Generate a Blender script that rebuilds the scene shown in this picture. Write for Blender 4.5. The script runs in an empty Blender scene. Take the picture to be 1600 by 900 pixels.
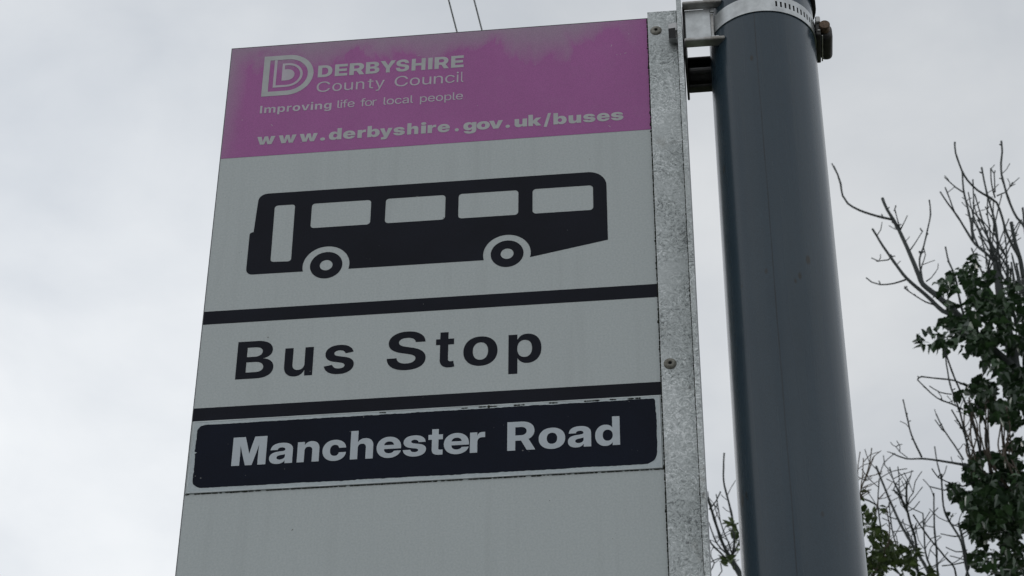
import bpy, bmesh, math, random
from mathutils import Vector, Matrix, Quaternion
from mathutils import noise as mnoise

random.seed(7)
scene = bpy.context.scene
COL = scene.collection

# ------------------------------------------------------------------ camera
ZT = 3.24                      # height of the sign's top edge above the ground
F_PX, PITCH, YAW, ROLL = 3505.87, 0.62981971, 0.11835965, -0.00793771
CAM = Vector((0.51758, -1.76456, -1.63937 + ZT))
ROT = (Matrix.Rotation(YAW, 3, 'Z') @ Matrix.Rotation(PITCH, 3, 'X') @ Matrix.Rotation(ROLL, 3, 'Y'))
right, fwd, up = ROT.col[0], ROT.col[1], ROT.col[2]
cam_data = bpy.data.cameras.new('camera')
cam_data.sensor_width = 36.0
cam_data.lens = F_PX / 1600 * 36
cam_data.clip_start = 0.05
cam_data.clip_end = 3000
cam_data.dof.use_dof = True
cam_data.dof.focus_distance = 2.40
cam_data.dof.aperture_fstop = 40
cam = bpy.data.objects.new('camera', cam_data)
M4 = Matrix((right, up, -fwd)).transposed().to_4x4()
M4.translation = CAM
cam.matrix_world = M4
COL.objects.link(cam)
scene.camera = cam

# ------------------------------------------------------------------ sky, sun, exposure
SUN_EL, SUN_AZ = math.radians(28), math.radians(-42)     # veiled by cloud, low behind the added house
world = bpy.data.worlds.new('World')
scene.world = world
world.use_nodes = True
nt = world.node_tree
nt.nodes.clear()
N = nt.nodes.new
L = nt.links.new
wo = N('ShaderNodeOutputWorld'); bg = N('ShaderNodeBackground')
bg.inputs['Strength'].default_value = 0.1
L(bg.outputs[0], wo.inputs[0])
sky = N('ShaderNodeTexSky'); sky.sky_type = 'NISHITA'; sky.sun_disc = False
sky.sun_elevation = SUN_EL; sky.sun_rotation = SUN_AZ
sky.dust_density = 4.0; sky.ozone_density = 1.0
tc = N('ShaderNodeTexCoord')
mp = N('ShaderNodeMapping'); mp.inputs['Scale'].default_value = (1.0, 1.0, 1.7); mp.inputs['Location'].default_value = (6.06, -0.43, 2.5)
L(tc.outputs['Generated'], mp.inputs[0])
n1 = N('ShaderNodeTexNoise'); n1.inputs['Scale'].default_value = 2.6; n1.inputs['Detail'].default_value = 7
n1.inputs['Roughness'].default_value = 0.52; n1.inputs['Distortion'].default_value = 0.25
L(mp.outputs[0], n1.inputs[0])
n2 = N('ShaderNodeTexNoise'); n2.inputs['Scale'].default_value = 9.0; n2.inputs['Detail'].default_value = 6
n2.inputs['Roughness'].default_value = 0.5; n2.inputs['Distortion'].default_value = 0.4
L(mp.outputs[0], n2.inputs[0])
ma = N('ShaderNodeMath'); ma.operation = 'MULTIPLY_ADD'; ma.inputs[1].default_value = 0.35
L(n2.outputs['Fac'], ma.inputs[0]); L(n1.outputs['Fac'], ma.inputs[2])
rmp = N('ShaderNodeValToRGB')
rmp.color_ramp.elements[0].position = 0.52; rmp.color_ramp.elements[0].color = (0.565, 0.605, 0.66, 1)
rmp.color_ramp.elements[1].position = 0.86; rmp.color_ramp.elements[1].color = (0.84, 0.862, 0.882, 1)
L(ma.outputs[0], rmp.inputs[0])
# the cloud deck glows most where the hidden sun stands behind it
vm = N('ShaderNodeVectorMath'); vm.operation = 'DOT_PRODUCT'
GA, GE = math.radians(-24), math.radians(25)           # the thinnest part of the cloud
sdir = Vector((math.sin(GA) * math.cos(GE), math.cos(GA) * math.cos(GE), math.sin(GE)))
vm.inputs[1].default_value = sdir
nrm = N('ShaderNodeVectorMath'); nrm.operation = 'NORMALIZE'
L(tc.outputs['Generated'], nrm.inputs[0]); L(nrm.outputs[0], vm.inputs[0])
mr = N('ShaderNodeMapRange'); mr.interpolation_type = 'SMOOTHSTEP'
mr.inputs['From Min'].default_value = 0.90; mr.inputs['From Max'].default_value = 1.0
mr.inputs['To Min'].default_value = 8.7; mr.inputs['To Max'].default_value = 11.3
L(vm.outputs['Value'], mr.inputs['Value'])
cl = N('ShaderNodeVectorMath'); cl.operation = 'SCALE'
L(rmp.outputs[0], cl.inputs[0]); L(mr.outputs[0], cl.inputs['Scale'])
hs = N('ShaderNodeHueSaturation'); hs.inputs['Saturation'].default_value = 0.35
L(sky.outputs[0], hs.inputs['Color'])
mx = N('ShaderNodeMix'); mx.data_type = 'RGBA'; mx.inputs['Factor'].default_value = 0.985
L(hs.outputs[0], mx.inputs['A']); L(cl.outputs[0], mx.inputs['B'])
L(mx.outputs['Result'], bg.inputs['Color'])

sun_d = bpy.data.lights.new('sun', 'SUN')
sun_d.energy = 0.5; sun_d.angle = math.radians(15); sun_d.color = (1.0, 0.97, 0.93)
sun = bpy.data.objects.new('sun', sun_d)
d = Vector((math.sin(SUN_AZ) * math.cos(SUN_EL), math.cos(SUN_AZ) * math.cos(SUN_EL), math.sin(SUN_EL)))
sun.rotation_euler = d.to_track_quat('Z', 'Y').to_euler()
sun.location = (0, 0, 30)
COL.objects.link(sun)

vs = scene.view_settings
vs.view_transform = 'Standard'; vs.look = 'None'; vs.gamma = 1.0; vs.exposure = 0.0
vs.use_curve_mapping = False
scene.cycles.use_denoising = True
scene.cycles.max_bounces = 6
scene.cycles.filter_width = 1.45

# ------------------------------------------------------------------ material helpers
def new_mat(name):
    m = bpy.data.materials.new(name); m.use_nodes = True
    t = m.node_tree; b = t.nodes['Principled BSDF']
    return m, t, b

def node(t, kind, **kw):
    n = t.nodes.new(kind)
    for k, v in kw.items():
        if k in n.inputs: n.inputs[k].default_value = v
        else: setattr(n, k, v)
    return n

def ramp(t, src, stops):
    r = t.nodes.new('ShaderNodeValToRGB')
    e = r.color_ramp.elements
    while len(e) < len(stops): e.new(0.5)
    for el, (p, c) in zip(e, stops):
        el.position = p; el.color = (*c, 1) if len(c) == 3 else c
    t.links.new(src, r.inputs[0])
    return r.outputs[0]

def mix(t, fac, a, b, mode='MIX'):
    n = t.nodes.new('ShaderNodeMix'); n.data_type = 'RGBA'; n.blend_type = mode
    for s, v in (('Factor', fac), ('A', a), ('B', b)):
        if hasattr(v, 'is_output'): t.links.new(v, n.inputs[s])
        elif s == 'Factor': n.inputs[s].default_value = v
        else: n.inputs[s].default_value = (*v, 1)
    return n.outputs['Result']

def math_node(t, op, a, b=0.0, c=0.0, clamp=False):
    n = t.nodes.new('ShaderNodeMath'); n.operation = op; n.use_clamp = clamp
    for i, v in enumerate((a, b, c)):
        if hasattr(v, 'is_output'): t.links.new(v, n.inputs[i])
        else: n.inputs[i].default_value = v
    return n.outputs[0]

def noise_tex(t, scale, detail=4, rough=0.5, dist=0.0, vec=None):
    n = t.nodes.new('ShaderNodeTexNoise')
    n.inputs['Scale'].default_value = scale; n.inputs['Detail'].default_value = detail
    n.inputs['Roughness'].default_value = rough; n.inputs['Distortion'].default_value = dist
    if vec is None: vec = t.nodes.new('ShaderNodeTexCoord').outputs['Object']
    t.links.new(vec, n.inputs['Vector'])
    return n.outputs['Fac']

def bump(t, b, h, strength, dist):
    n = t.nodes.new('ShaderNodeBump'); n.inputs['Strength'].default_value = strength; n.inputs['Distance'].default_value = dist
    t.links.new(h, n.inputs['Height']); t.links.new(n.outputs[0], b.inputs['Normal'])

def simple(name, col, rough=0.5, metal=0.0, var=0.0, scale=40, col2=None, bmp=0.0, spec=0.5):
    m, t, b = new_mat(name)
    b.inputs['Roughness'].default_value = rough; b.inputs['Metallic'].default_value = metal
    b.inputs['Specular IOR Level'].default_value = spec
    c2 = col2 or tuple(max(0, x * (1 - var)) for x in col)
    f = noise_tex(t, scale, 6, 0.6)
    t.links.new(ramp(t, f, [(0.35, c2), (0.65, col)]), b.inputs['Base Color'])
    if bmp: bump(t, b, f, bmp, 0.001)
    return m

def specks(t, scale, amount, vec=None):
    """small scattered specks: 1 inside a speck"""
    v = t.nodes.new('ShaderNodeTexVoronoi'); v.inputs['Scale'].default_value = scale
    if vec is None: vec = t.nodes.new('ShaderNodeTexCoord').outputs['Object']
    t.links.new(vec, v.inputs['Vector'])
    n = noise_tex(t, scale * 0.23, 2, 0.5)
    r = math_node(t, 'MULTIPLY', math_node(t, 'SUBTRACT', n, 1 - amount), 1.1)
    return math_node(t, 'MULTIPLY', math_node(t, 'SUBTRACT', r, v.outputs['Distance']), 14.0, clamp=True)

# ------------------------------------------------------------------ materials
def make_panel_mat(name, base, speck=0.42):
    m, t, b = new_mat(name)
    b.inputs['Roughness'].default_value = 0.42
    f = noise_tex(t, 7, 5, 0.55)
    c = ramp(t, f, [(0.3, tuple(x * 0.955 for x in base)), (0.7, base)])
    g = noise_tex(t, 480, 3, 0.7)
    c = mix(t, 0.15, c, ramp(t, g, [(0.3, (0.1, 0.1, 0.1)), (0.7, (1, 1, 1))]), 'OVERLAY')
    c = mix(t, specks(t, 150, speck), c, (0.16, 0.16, 0.15))
    # faint runs of grime down the face
    tcn = t.nodes.new('ShaderNodeTexCoord'); mpn = t.nodes.new('ShaderNodeMapping')
    mpn.inputs['Scale'].default_value = (60, 1, 3); t.links.new(tcn.outputs['Object'], mpn.inputs[0])
    s = noise_tex(t, 1.0, 4, 0.6, 0.2, mpn.outputs[0])
    c = mix(t, ramp(t, s, [(0.52, (0, 0, 0)), (0.8, (0.3, 0.3, 0.3))]), c, tuple(x * 0.72 for x in base))
    t.links.new(c, b.inputs['Base Color'])
    bump(t, b, noise_tex(t, 6, 2, 0.4), 0.25, 0.004)
    t.links.new(ramp(t, f, [(0.3, (0.36,) * 3), (0.7, (0.50,) * 3)]), b.inputs['Roughness'])
    return m
WHITE = make_panel_mat('white_sign_paint', (0.575, 0.62, 0.615))
PLATE_WHITE = make_panel_mat('white_plate_plastic', (0.57, 0.635, 0.655), 0.45)

def make_header_mat():
    m, t, b = new_mat('faded_pink_film')
    b.inputs['Roughness'].default_value = 0.42
    tcn = t.nodes.new('ShaderNodeTexCoord'); sp = t.nodes.new('ShaderNodeSeparateXYZ')
    t.links.new(tcn.outputs['Object'], sp.inputs[0])
    mpn = t.nodes.new('ShaderNodeMapping'); mpn.inputs['Scale'].default_value = (1.0, 1, 0.55)
    t.links.new(tcn.outputs['Object'], mpn.inputs[0])
    big = noise_tex(t, 9, 6, 0.6, 0.3, mpn.outputs[0])
    blot = noise_tex(t, 16, 5, 0.6, 0.4, mpn.outputs[0])
    fine = noise_tex(t, 60, 5, 0.65)
    pink = mix(t, ramp(t, big, [(0.3, (0, 0, 0)), (0.7, (1, 1, 1))]), (0.395, 0.102, 0.335), (0.46, 0.125, 0.39))
    faded = mix(t, fine, (0.36, 0.36, 0.38), (0.42, 0.36, 0.41))
    # faded along the top edge and the left edge, most in the top left corner
    dtop = math_node(t, 'MULTIPLY', sp.outputs['Z'], -1.0)
    w = math_node(t, 'MAXIMUM', math_node(t, 'MULTIPLY_ADD', blot, 0.19, -0.066), 0.012)
    topf = math_node(t, 'SUBTRACT', 1.0, math_node(t, 'DIVIDE', dtop, w), clamp=True)
    topf = math_node(t, 'POWER', topf, 0.7)
    rgt = math_node(t, 'MULTIPLY', math_node(t, 'SUBTRACT', 0.452, sp.outputs['X']), 14.0, clamp=True)
    topf = math_node(t, 'MULTIPLY', topf, rgt)
    leftf = math_node(t, 'SUBTRACT', 1.0, math_node(t, 'DIVIDE', sp.outputs['X'], math_node(t, 'MULTIPLY', big, 0.040)), clamp=True)
    leftf = math_node(t, 'MULTIPLY', leftf, math_node(t, 'SUBTRACT', 1.12, math_node(t, 'MULTIPLY', dtop, 5.2), clamp=True))
    cx = math_node(t, 'ADD', math_node(t, 'MULTIPLY', sp.outputs['X'], 1.1), dtop)
    cor = math_node(t, 'SUBTRACT', 1.0, math_node(t, 'DIVIDE', cx, 0.055), clamp=True)
    fade = math_node(t, 'MAXIMUM', math_node(t, 'MAXIMUM', topf, leftf), cor)
    fade = math_node(t, 'ADD', fade, math_node(t, 'MULTIPLY', math_node(t, 'SUBTRACT', fine, 0.5), 0.35), clamp=True)
    fade = math_node(t, 'MULTIPLY', fade, 0.66)
    c = mix(t, fade, pink, faded)
    g = noise_tex(t, 850, 2, 0.6)
    c = mix(t, 0.14, c, ramp(t, g, [(0.3, (0.1, 0.1, 0.1)), (0.7, (1, 1, 1))]), 'OVERLAY')
    c = mix(t, specks(t, 120, 0.40), c, (0.45, 0.38, 0.44))
    t.links.new(c, b.inputs['Base Color'])
    return m
PINK = make_header_mat()
PLATE_RIM = simple('plate_rim_plastic', (0.74, 0.79, 0.80), 0.4, var=0.3, scale=45)
EDGE_LINE = simple('dark_edge_line', (0.17, 0.17, 0.18), 0.6, var=0.5, scale=60)
def make_stone():
    m, t, b = new_mat('coursed_stone')
    b.inputs['Roughness'].default_value = 0.92
    tcn = t.nodes.new('ShaderNodeTexCoord'); sp = t.nodes.new('ShaderNodeSeparateXYZ'); cb = t.nodes.new('ShaderNodeCombineXYZ')
    t.links.new(tcn.outputs['Object'], sp.inputs[0])
    t.links.new(math_node(t, 'ADD', sp.outputs['X'], sp.outputs['Y']), cb.inputs['X']); t.links.new(sp.outputs['Z'], cb.inputs['Y'])
    br_ = t.nodes.new('ShaderNodeTexBrick')
    br_.inputs['Scale'].default_value = 1.0; br_.inputs['Brick Width'].default_value = 0.42; br_.inputs['Row Height'].default_value = 0.16
    br_.inputs['Mortar Size'].default_value = 0.008; br_.inputs['Bias'].default_value = 0.0
    br_.inputs['Color1'].default_value = (0.24, 0.21, 0.17, 1); br_.inputs['Color2'].default_value = (0.15, 0.135, 0.115, 1); br_.inputs['Mortar'].default_value = (0.30, 0.28, 0.25, 1)
    t.links.new(cb.outputs[0], br_.inputs['Vector'])
    c = mix(t, 0.5, br_.outputs['Color'], ramp(t, noise_tex(t, 5, 7, 0.7), [(0.3, (0.3, 0.3, 0.3)), (0.7, (0.9, 0.9, 0.9))]), 'MULTIPLY')
    t.links.new(c, b.inputs['Base Color'])
    bump(t, b, br_.outputs['Fac'], -0.5, 0.01)
    return m
STONE = make_stone()
SLATE = simple('roof_slate', (0.075, 0.078, 0.085), 0.7, scale=5, col2=(0.045, 0.047, 0.052))
GLASS = simple('window_glass', (0.015, 0.018, 0.02), 0.08)
FRAME_WHITE = simple('white_window_frame', (0.70, 0.70, 0.68), 0.5)
LETTER_PALE = simple('pale_lettering', (0.62, 0.57, 0.625), 0.45, var=0.12, scale=60)
LETTER_GREY = simple('grey_lettering', (0.575, 0.585, 0.585), 0.45, var=0.12, scale=60)
LETTER_PLATE = simple('plate_lettering', (0.60, 0.655, 0.70), 0.42, var=0.08, scale=70)

def make_dark(name, base, sp_amt=0.42):
    m, t, b = new_mat(name)
    b.inputs['Roughness'].default_value = 0.38
    b.inputs['Specular IOR Level'].default_value = 0.12
    f = noise_tex(t, 14, 5, 0.55)
    c = ramp(t, f, [(0.3, tuple(x * 0.8 for x in base)), (0.7, tuple(x * 1.2 for x in base))])
    g = noise_tex(t, 900, 2, 0.6)
    c = mix(t, 0.2, c, ramp(t, g, [(0.3, (0.1, 0.1, 0.1)), (0.7, (1, 1, 1))]), 'OVERLAY')
    c = mix(t, specks(t, 170, sp_amt), c, (0.22, 0.22, 0.22))
    t.links.new(c, b.inputs['Base Color'])
    return m
BLACK = make_dark('black_vinyl', (0.0095, 0.0108, 0.0185))
NAVY = make_dark('worn_navy_vinyl', (0.0042, 0.0072, 0.0180), 0.46)

def make_galv():
    m, t, b = new_mat('galvanised_steel')
    b.inputs['Metallic'].default_value = 0.35
    tcn = t.nodes.new('ShaderNodeTexCoord')
    v = noise_tex(t, 110, 2, 0.5, 3.6)
    w = noise_tex(t, 240, 3, 0.55, 2.8)
    big = noise_tex(t, 9, 4, 0.6)
    f = math_node(t, 'ADD', math_node(t, 'MULTIPLY', v, 0.55), math_node(t, 'MULTIPLY', w, 0.45))
    f = math_node(t, 'ADD', f, math_node(t, 'MULTIPLY', math_node(t, 'SUBTRACT', big, 0.47), 0.40))
    patch = noise_tex(t, 22, 3, 0.5)
    f = mix(t, ramp(t, patch, [(0.42, (0, 0, 0)), (0.66, (0.6,) * 3)]), f, (0.52, 0.52, 0.52))
    c = ramp(t, f, [(0.37, (0.20, 0.215, 0.215)), (0.46, (0.47, 0.50, 0.495)), (0.56, (0.64, 0.67, 0.665)), (0.67, (0.95, 0.97, 0.97))])
    rust = noise_tex(t, 26, 5, 0.65)
    c = mix(t, ramp(t, rust, [(0.60, (0, 0, 0)), (0.78, (0.55, 0.55, 0.55))]), c, (0.21, 0.17, 0.125))
    t.links.new(c, b.inputs['Base Color'])
    t.links.new(ramp(t, w, [(0.3, (0.42,) * 3), (0.7, (0.62,) * 3)]), b.inputs['Roughness'])
    bump(t, b, f, 0.25, 0.0006)
    return m
GALV = make_galv()

def make_pole_mat():
    m, t, b = new_mat('grey_post_paint')
    b.inputs['Roughness'].default_value = 0.24
    b.inputs['Specular IOR Level'].default_value = 0.42
    b.inputs['Coat Weight'].default_value = 0.25; b.inputs['Coat Roughness'].default_value = 0.06
    tcn = t.nodes.new('ShaderNodeTexCoord'); sp = t.nodes.new('ShaderNodeSeparateXYZ')
    t.links.new(tcn.outputs['Object'], sp.inputs[0])
    f = noise_tex(t, 11, 5, 0.6)
    c = ramp(t, f, [(0.3, (0.026, 0.050, 0.071)), (0.7, (0.032, 0.058, 0.080))])
    g = noise_tex(t, 800, 2, 0.6)
    c = mix(t, 0.16, c, ramp(t, g, [(0.3, (0.1, 0.1, 0.1)), (0.7, (1, 1, 1))]), 'OVERLAY')
    # weld seam running down the front of the tube
    wob = noise_tex(t, 14, 3, 0.5)
    sx = math_node(t, 'ADD', sp.outputs['X'], math_node(t, 'MULTIPLY', math_node(t, 'SUBTRACT', wob, 0.5), 0.0016))
    seam = math_node(t, 'ABSOLUTE', math_node(t, 'ADD', sx, 0.0078))
    seam = math_node(t, 'SUBTRACT', 1.0, math_node(t, 'DIVIDE', seam, 0.0009), clamp=True)
    seam = math_node(t, 'MULTIPLY', seam, math_node(t, 'MULTIPLY', noise_tex(t, 30, 3, 0.6), 1.35))
    c = mix(t, seam, c, (0.006, 0.008, 0.010))
    # grime washed down the tube
    mg = t.nodes.new('ShaderNodeMapping'); mg.inputs['Scale'].default_value = (45, 45, 2.2)
    t.links.new(tcn.outputs['Object'], mg.inputs[0])
    gr = noise_tex(t, 1.0, 5, 0.6, 0.3, mg.outputs[0])
    c = mix(t, ramp(t, gr, [(0.48, (0, 0, 0)), (0.75, (0.35, 0.35, 0.35))]), c, (0.055, 0.070, 0.078))
    t.links.new(ramp(t, gr, [(0.3, (0.20,) * 3), (0.75, (0.34,) * 3)]), b.inputs['Roughness'])
    # scuffs
    mpn = t.nodes.new('ShaderNodeMapping'); mpn.inputs['Scale'].default_value = (1, 1, 0.45); mpn.inputs['Rotation'].default_value = (0.2, 0.35, 0.4)
    t.links.new(tcn.outputs['Object'], mpn.inputs[0])
    c = mix(t, specks(t, 60, 0.47, mpn.outputs[0]), c, (0.022, 0.024, 0.022))
    t.links.new(c, b.inputs['Base Color'])
    bump(t, b, noise_tex(t, 240, 4, 0.6), 0.05, 0.0006)
    return m
POLE = make_pole_mat()
STEEL = simple('stainless_steel', (0.66, 0.68, 0.68), 0.40, 0.80, var=0.28, scale=70)
STEEL_FORMED = simple('stained_stainless_steel', (0.60, 0.60, 0.595), 0.42, 0.70, scale=70, col2=(0.34, 0.32, 0.29))
ZINC = simple('zinc_plated_bolt', (0.40, 0.40, 0.40), 0.22, 1.0, var=0.1, scale=90)
RUSTY = simple('rusty_screw', (0.22, 0.15, 0.105), 0.6, 0.5, scale=300, col2=(0.10, 0.07, 0.05))
RIVET = simple('weathered_rivet', (0.34, 0.33, 0.29), 0.55, 0.4, scale=250, col2=(0.17, 0.16, 0.13))
DARK_METAL = simple('stained_shaded_steel', (0.075, 0.072, 0.07), 0.5, 0.5, scale=120, col2=(0.035, 0.034, 0.034))  # dark tone also holds the shade on the rear jaw
HOLE = simple('rivet_hollow', (0.006, 0.006, 0.006), 0.8)
MOSS_SHADE = simple('dirt_moss_shade', (0.012, 0.014, 0.010), 0.9, scale=300, col2=(0.03, 0.034, 0.02))  # dirt and moss, also the shade painted along plate edge and angle corner
CAP = simple('dark_plastic_cap', (0.022, 0.019, 0.030), 0.5, var=0.3)
WIRE = simple('cable_sheath', (0.15, 0.17, 0.18), 0.6)
BARK = simple('grey_bark', (0.078, 0.088, 0.088), 0.85, scale=4, col2=(0.046, 0.052, 0.051))
BARK_WARM = simple('brown_bark', (0.17, 0.135, 0.105), 0.85, scale=4, col2=(0.095, 0.075, 0.058))

def make_leaf(name, lo, hi, rough=0.35):
    m, t, b = new_mat(name)
    b.inputs['Roughness'].default_value = rough
    gm = t.nodes.new('ShaderNodeNewGeometry')
    c = ramp(t, gm.outputs['Random Per Island'], [(0.0, lo), (0.75, hi), (1.0, tuple(min(1, x * 1.5) for x in hi))])
    t.links.new(c, b.inputs['Base Color'])
    tr = t.nodes.new('ShaderNodeBsdfTranslucent'); t.links.new(c, tr.inputs['Color'])
    ms = t.nodes.new('ShaderNodeMixShader'); ms.inputs[0].default_value = 0.12
    out = t.nodes['Material Output']
    t.links.new(b.outputs[0], ms.inputs[1]); t.links.new(tr.outputs[0], ms.inputs[2]); t.links.new(ms.outputs[0], out.inputs[0])
    return m
IVY = make_leaf('ivy_leaf', (0.018, 0.040, 0.021), (0.044, 0.088, 0.036))
SHRUB_LEAF = make_leaf('shrub_leaf', (0.048, 0.080, 0.028), (0.105, 0.150, 0.048), 0.5)

def make_ground():
    m, t, b = new_mat('grass_ground')
    b.inputs['Roughness'].default_value = 0.95
    f = noise_tex(t, 1.3, 8, 0.7)
    t.links.new(ramp(t, f, [(0.3, (0.035, 0.050, 0.018)), (0.7, (0.085, 0.105, 0.040))]), b.inputs['Base Color'])
    return m
GRASS = make_ground()

def make_paving(name, lo, hi, scale):
    m, t, b = new_mat(name)
    b.inputs['Roughness'].default_value = 0.9
    t.links.new(ramp(t, noise_tex(t, scale, 8, 0.7), [(0.3, lo), (0.7, hi)]), b.inputs['Base Color'])
    return m
PAVING = make_paving('concrete_paving', (0.19, 0.185, 0.175), (0.27, 0.265, 0.25), 6)
ASPHALT = make_paving('asphalt', (0.04, 0.04, 0.042), (0.065, 0.065, 0.067), 30)

# ------------------------------------------------------------------ object helpers
def tag(o, label=None, cat=None, group=None, kind=None):
    if label: o['label'] = label
    if cat: o['category'] = cat
    if group: o['group'] = group
    if kind: o['kind'] = kind
    return o

def empty(name, loc):
    o = bpy.data.objects.new(name, None); o.location = loc; o.empty_display_size = 0.1
    COL.objects.link(o); return o

def link_mesh(name, me, mat, parent=None, smooth=False):
    me.materials.clear(); me.materials.append(mat)
    if smooth:
        for p in me.polygons: p.use_smooth = True
    o = bpy.data.objects.new(name, me); COL.objects.link(o)
    if parent: o.parent = parent
    return o

def from_bm(name, bm, mat, parent=None, smooth=False, loc=None):
    bmesh.ops.recalc_face_normals(bm, faces=bm.faces)
    me = bpy.data.meshes.new(name); bm.to_mesh(me); bm.free()
    o = link_mesh(name, me, mat, parent, smooth)
    if loc: o.location = loc
    return o

def flat_shape(name, loops, y, thick, mat, parent=None, bev=0.0):
    """outlines in the sign's x-z plane (mm) -> a plate with its front at y and the given thickness"""
    cu = bpy.data.curves.new(name, 'CURVE'); cu.dimensions = '2D'; cu.fill_mode = 'BOTH'
    cu.extrude = max(thick / 2 - bev, 1e-6)
    if bev: cu.bevel_depth = bev; cu.bevel_resolution = 2; cu.offset = -bev
    for lp in loops:
        s = cu.splines.new('POLY'); s.points.add(len(lp) - 1)
        for p, (x, z) in zip(s.points, lp): p.co = (x / 1000, z / 1000, 0, 1)
        s.use_cyclic_u = True
    tmp = bpy.data.objects.new(name + '_tmp', cu); COL.objects.link(tmp)
    dg = bpy.context.evaluated_depsgraph_get(); dg.update()
    me = bpy.data.meshes.new_from_object(tmp.evaluated_get(dg))
    bpy.data.objects.remove(tmp); bpy.data.curves.remove(cu)
    me.transform(Matrix.Translation((0, y + thick / 2, 0)) @ Matrix.Rotation(math.pi / 2, 4, 'X'))
    me.name = name
    return link_mesh(name, me, mat, parent)

def arc(cx, cz, r, a0, a1, n=10):
    return [(cx + r * math.cos(math.radians(a0 + (a1 - a0) * i / n)), cz + r * math.sin(math.radians(a0 + (a1 - a0) * i / n))) for i in range(n + 1)]

def rrect(x0, x1, z0, z1, r, n=6):
    """rounded rectangle, z1 on top"""
    return (arc(x1 - r, z1 - r, r, 90, 0, n) + arc(x1 - r, z0 + r, r, 0, -90, n) + arc(x0 + r, z0 + r, r, -90, -180, n) + arc(x0 + r, z1 - r, r, 180, 90, n))

def bm_box(bm, x0, x1, y0, y1, z0, z1, bevel=0.0, seg=2):
    r = bmesh.ops.create_cube(bm, size=1.0)
    vs_ = r['verts']
    for v in vs_:
        v.co = Vector((x0 + (v.co.x + .5) * (x1 - x0), y0 + (v.co.y + .5) * (y1 - y0), z0 + (v.co.z + .5) * (z1 - z0)))
    if bevel:
        es = list({e for v in vs_ for e in v.link_edges})
        bmesh.ops.bevel(bm, geom=es, offset=bevel, segments=seg, affect='EDGES', profile=0.5)

def bm_cyl(bm, p0, p1, r0, r1=None, n=24, bevel=0.0):
    r1 = r0 if r1 is None else r1
    p0, p1 = Vector(p0), Vector(p1); ax = (p1 - p0)
    q = ax.to_track_quat('Z', 'Y').to_matrix()
    rings = []
    for p, r in ((p0, r0), (p1, r1)):
        rings.append([bm.verts.new(p + q @ Vector((r * math.cos(2 * math.pi * i / n), r * math.sin(2 * math.pi * i / n), 0))) for i in range(n)])
    for i in range(n): bm.faces.new((rings[0][i], rings[0][(i + 1) % n], rings[1][(i + 1) % n], rings[1][i]))
    a = bm.faces.new(rings[0][::-1]); b = bm.faces.new(rings[1])
    if bevel:
        es = list({e for f in (a, b) for e in f.edges})
        bmesh.ops.bevel(bm, geom=es, offset=bevel, segments=3, affect='EDGES', profile=0.5)

def bm_lathe(bm, prof, cx, cy, n=64, a0=0.0, a1=360.0, caps=True):
    full = abs(a1 - a0) >= 359.9; k = n if full else n + 1
    rows = [[bm.verts.new((cx + r * math.cos(math.radians(a0 + (a1 - a0) * i / n)), cy + r * math.sin(math.radians(a0 + (a1 - a0) * i / n)), z)) for i in range(k)] for r, z in prof]
    for a, b in zip(rows, rows[1:]):
        for i in range(n): bm.faces.new((a[i], a[(i + 1) % k], b[(i + 1) % k], b[i]))
    if full and caps:
        bm.faces.new(rows[0][::-1]); bm.faces.new(rows[-1])
    return rows

def bm_tube(bm, pts, radii, n=7):
    """a round tapering tube along points"""
    prev = None; m = len(pts); nx = None
    for i, (p, r) in enumerate(zip(pts, radii)):
        tn = (pts[min(i + 1, m - 1)] - pts[max(i - 1, 0)]).normalized()
        if nx is None: nx = tn.orthogonal().normalized()
        nx = (nx - tn * nx.dot(tn)).normalized(); ny = tn.cross(nx)
        ring = [bm.verts.new(p + (nx * math.cos(2 * math.pi * k / n) + ny * math.sin(2 * math.pi * k / n)) * r) for k in range(n)]
        if prev:
            for k in range(n): bm.faces.new((prev[k], prev[(k + 1) % n], ring[(k + 1) % n], ring[k]))
        else: bm.faces.new(ring[::-1])
        prev = ring
    bm.faces.new(prev)

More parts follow.
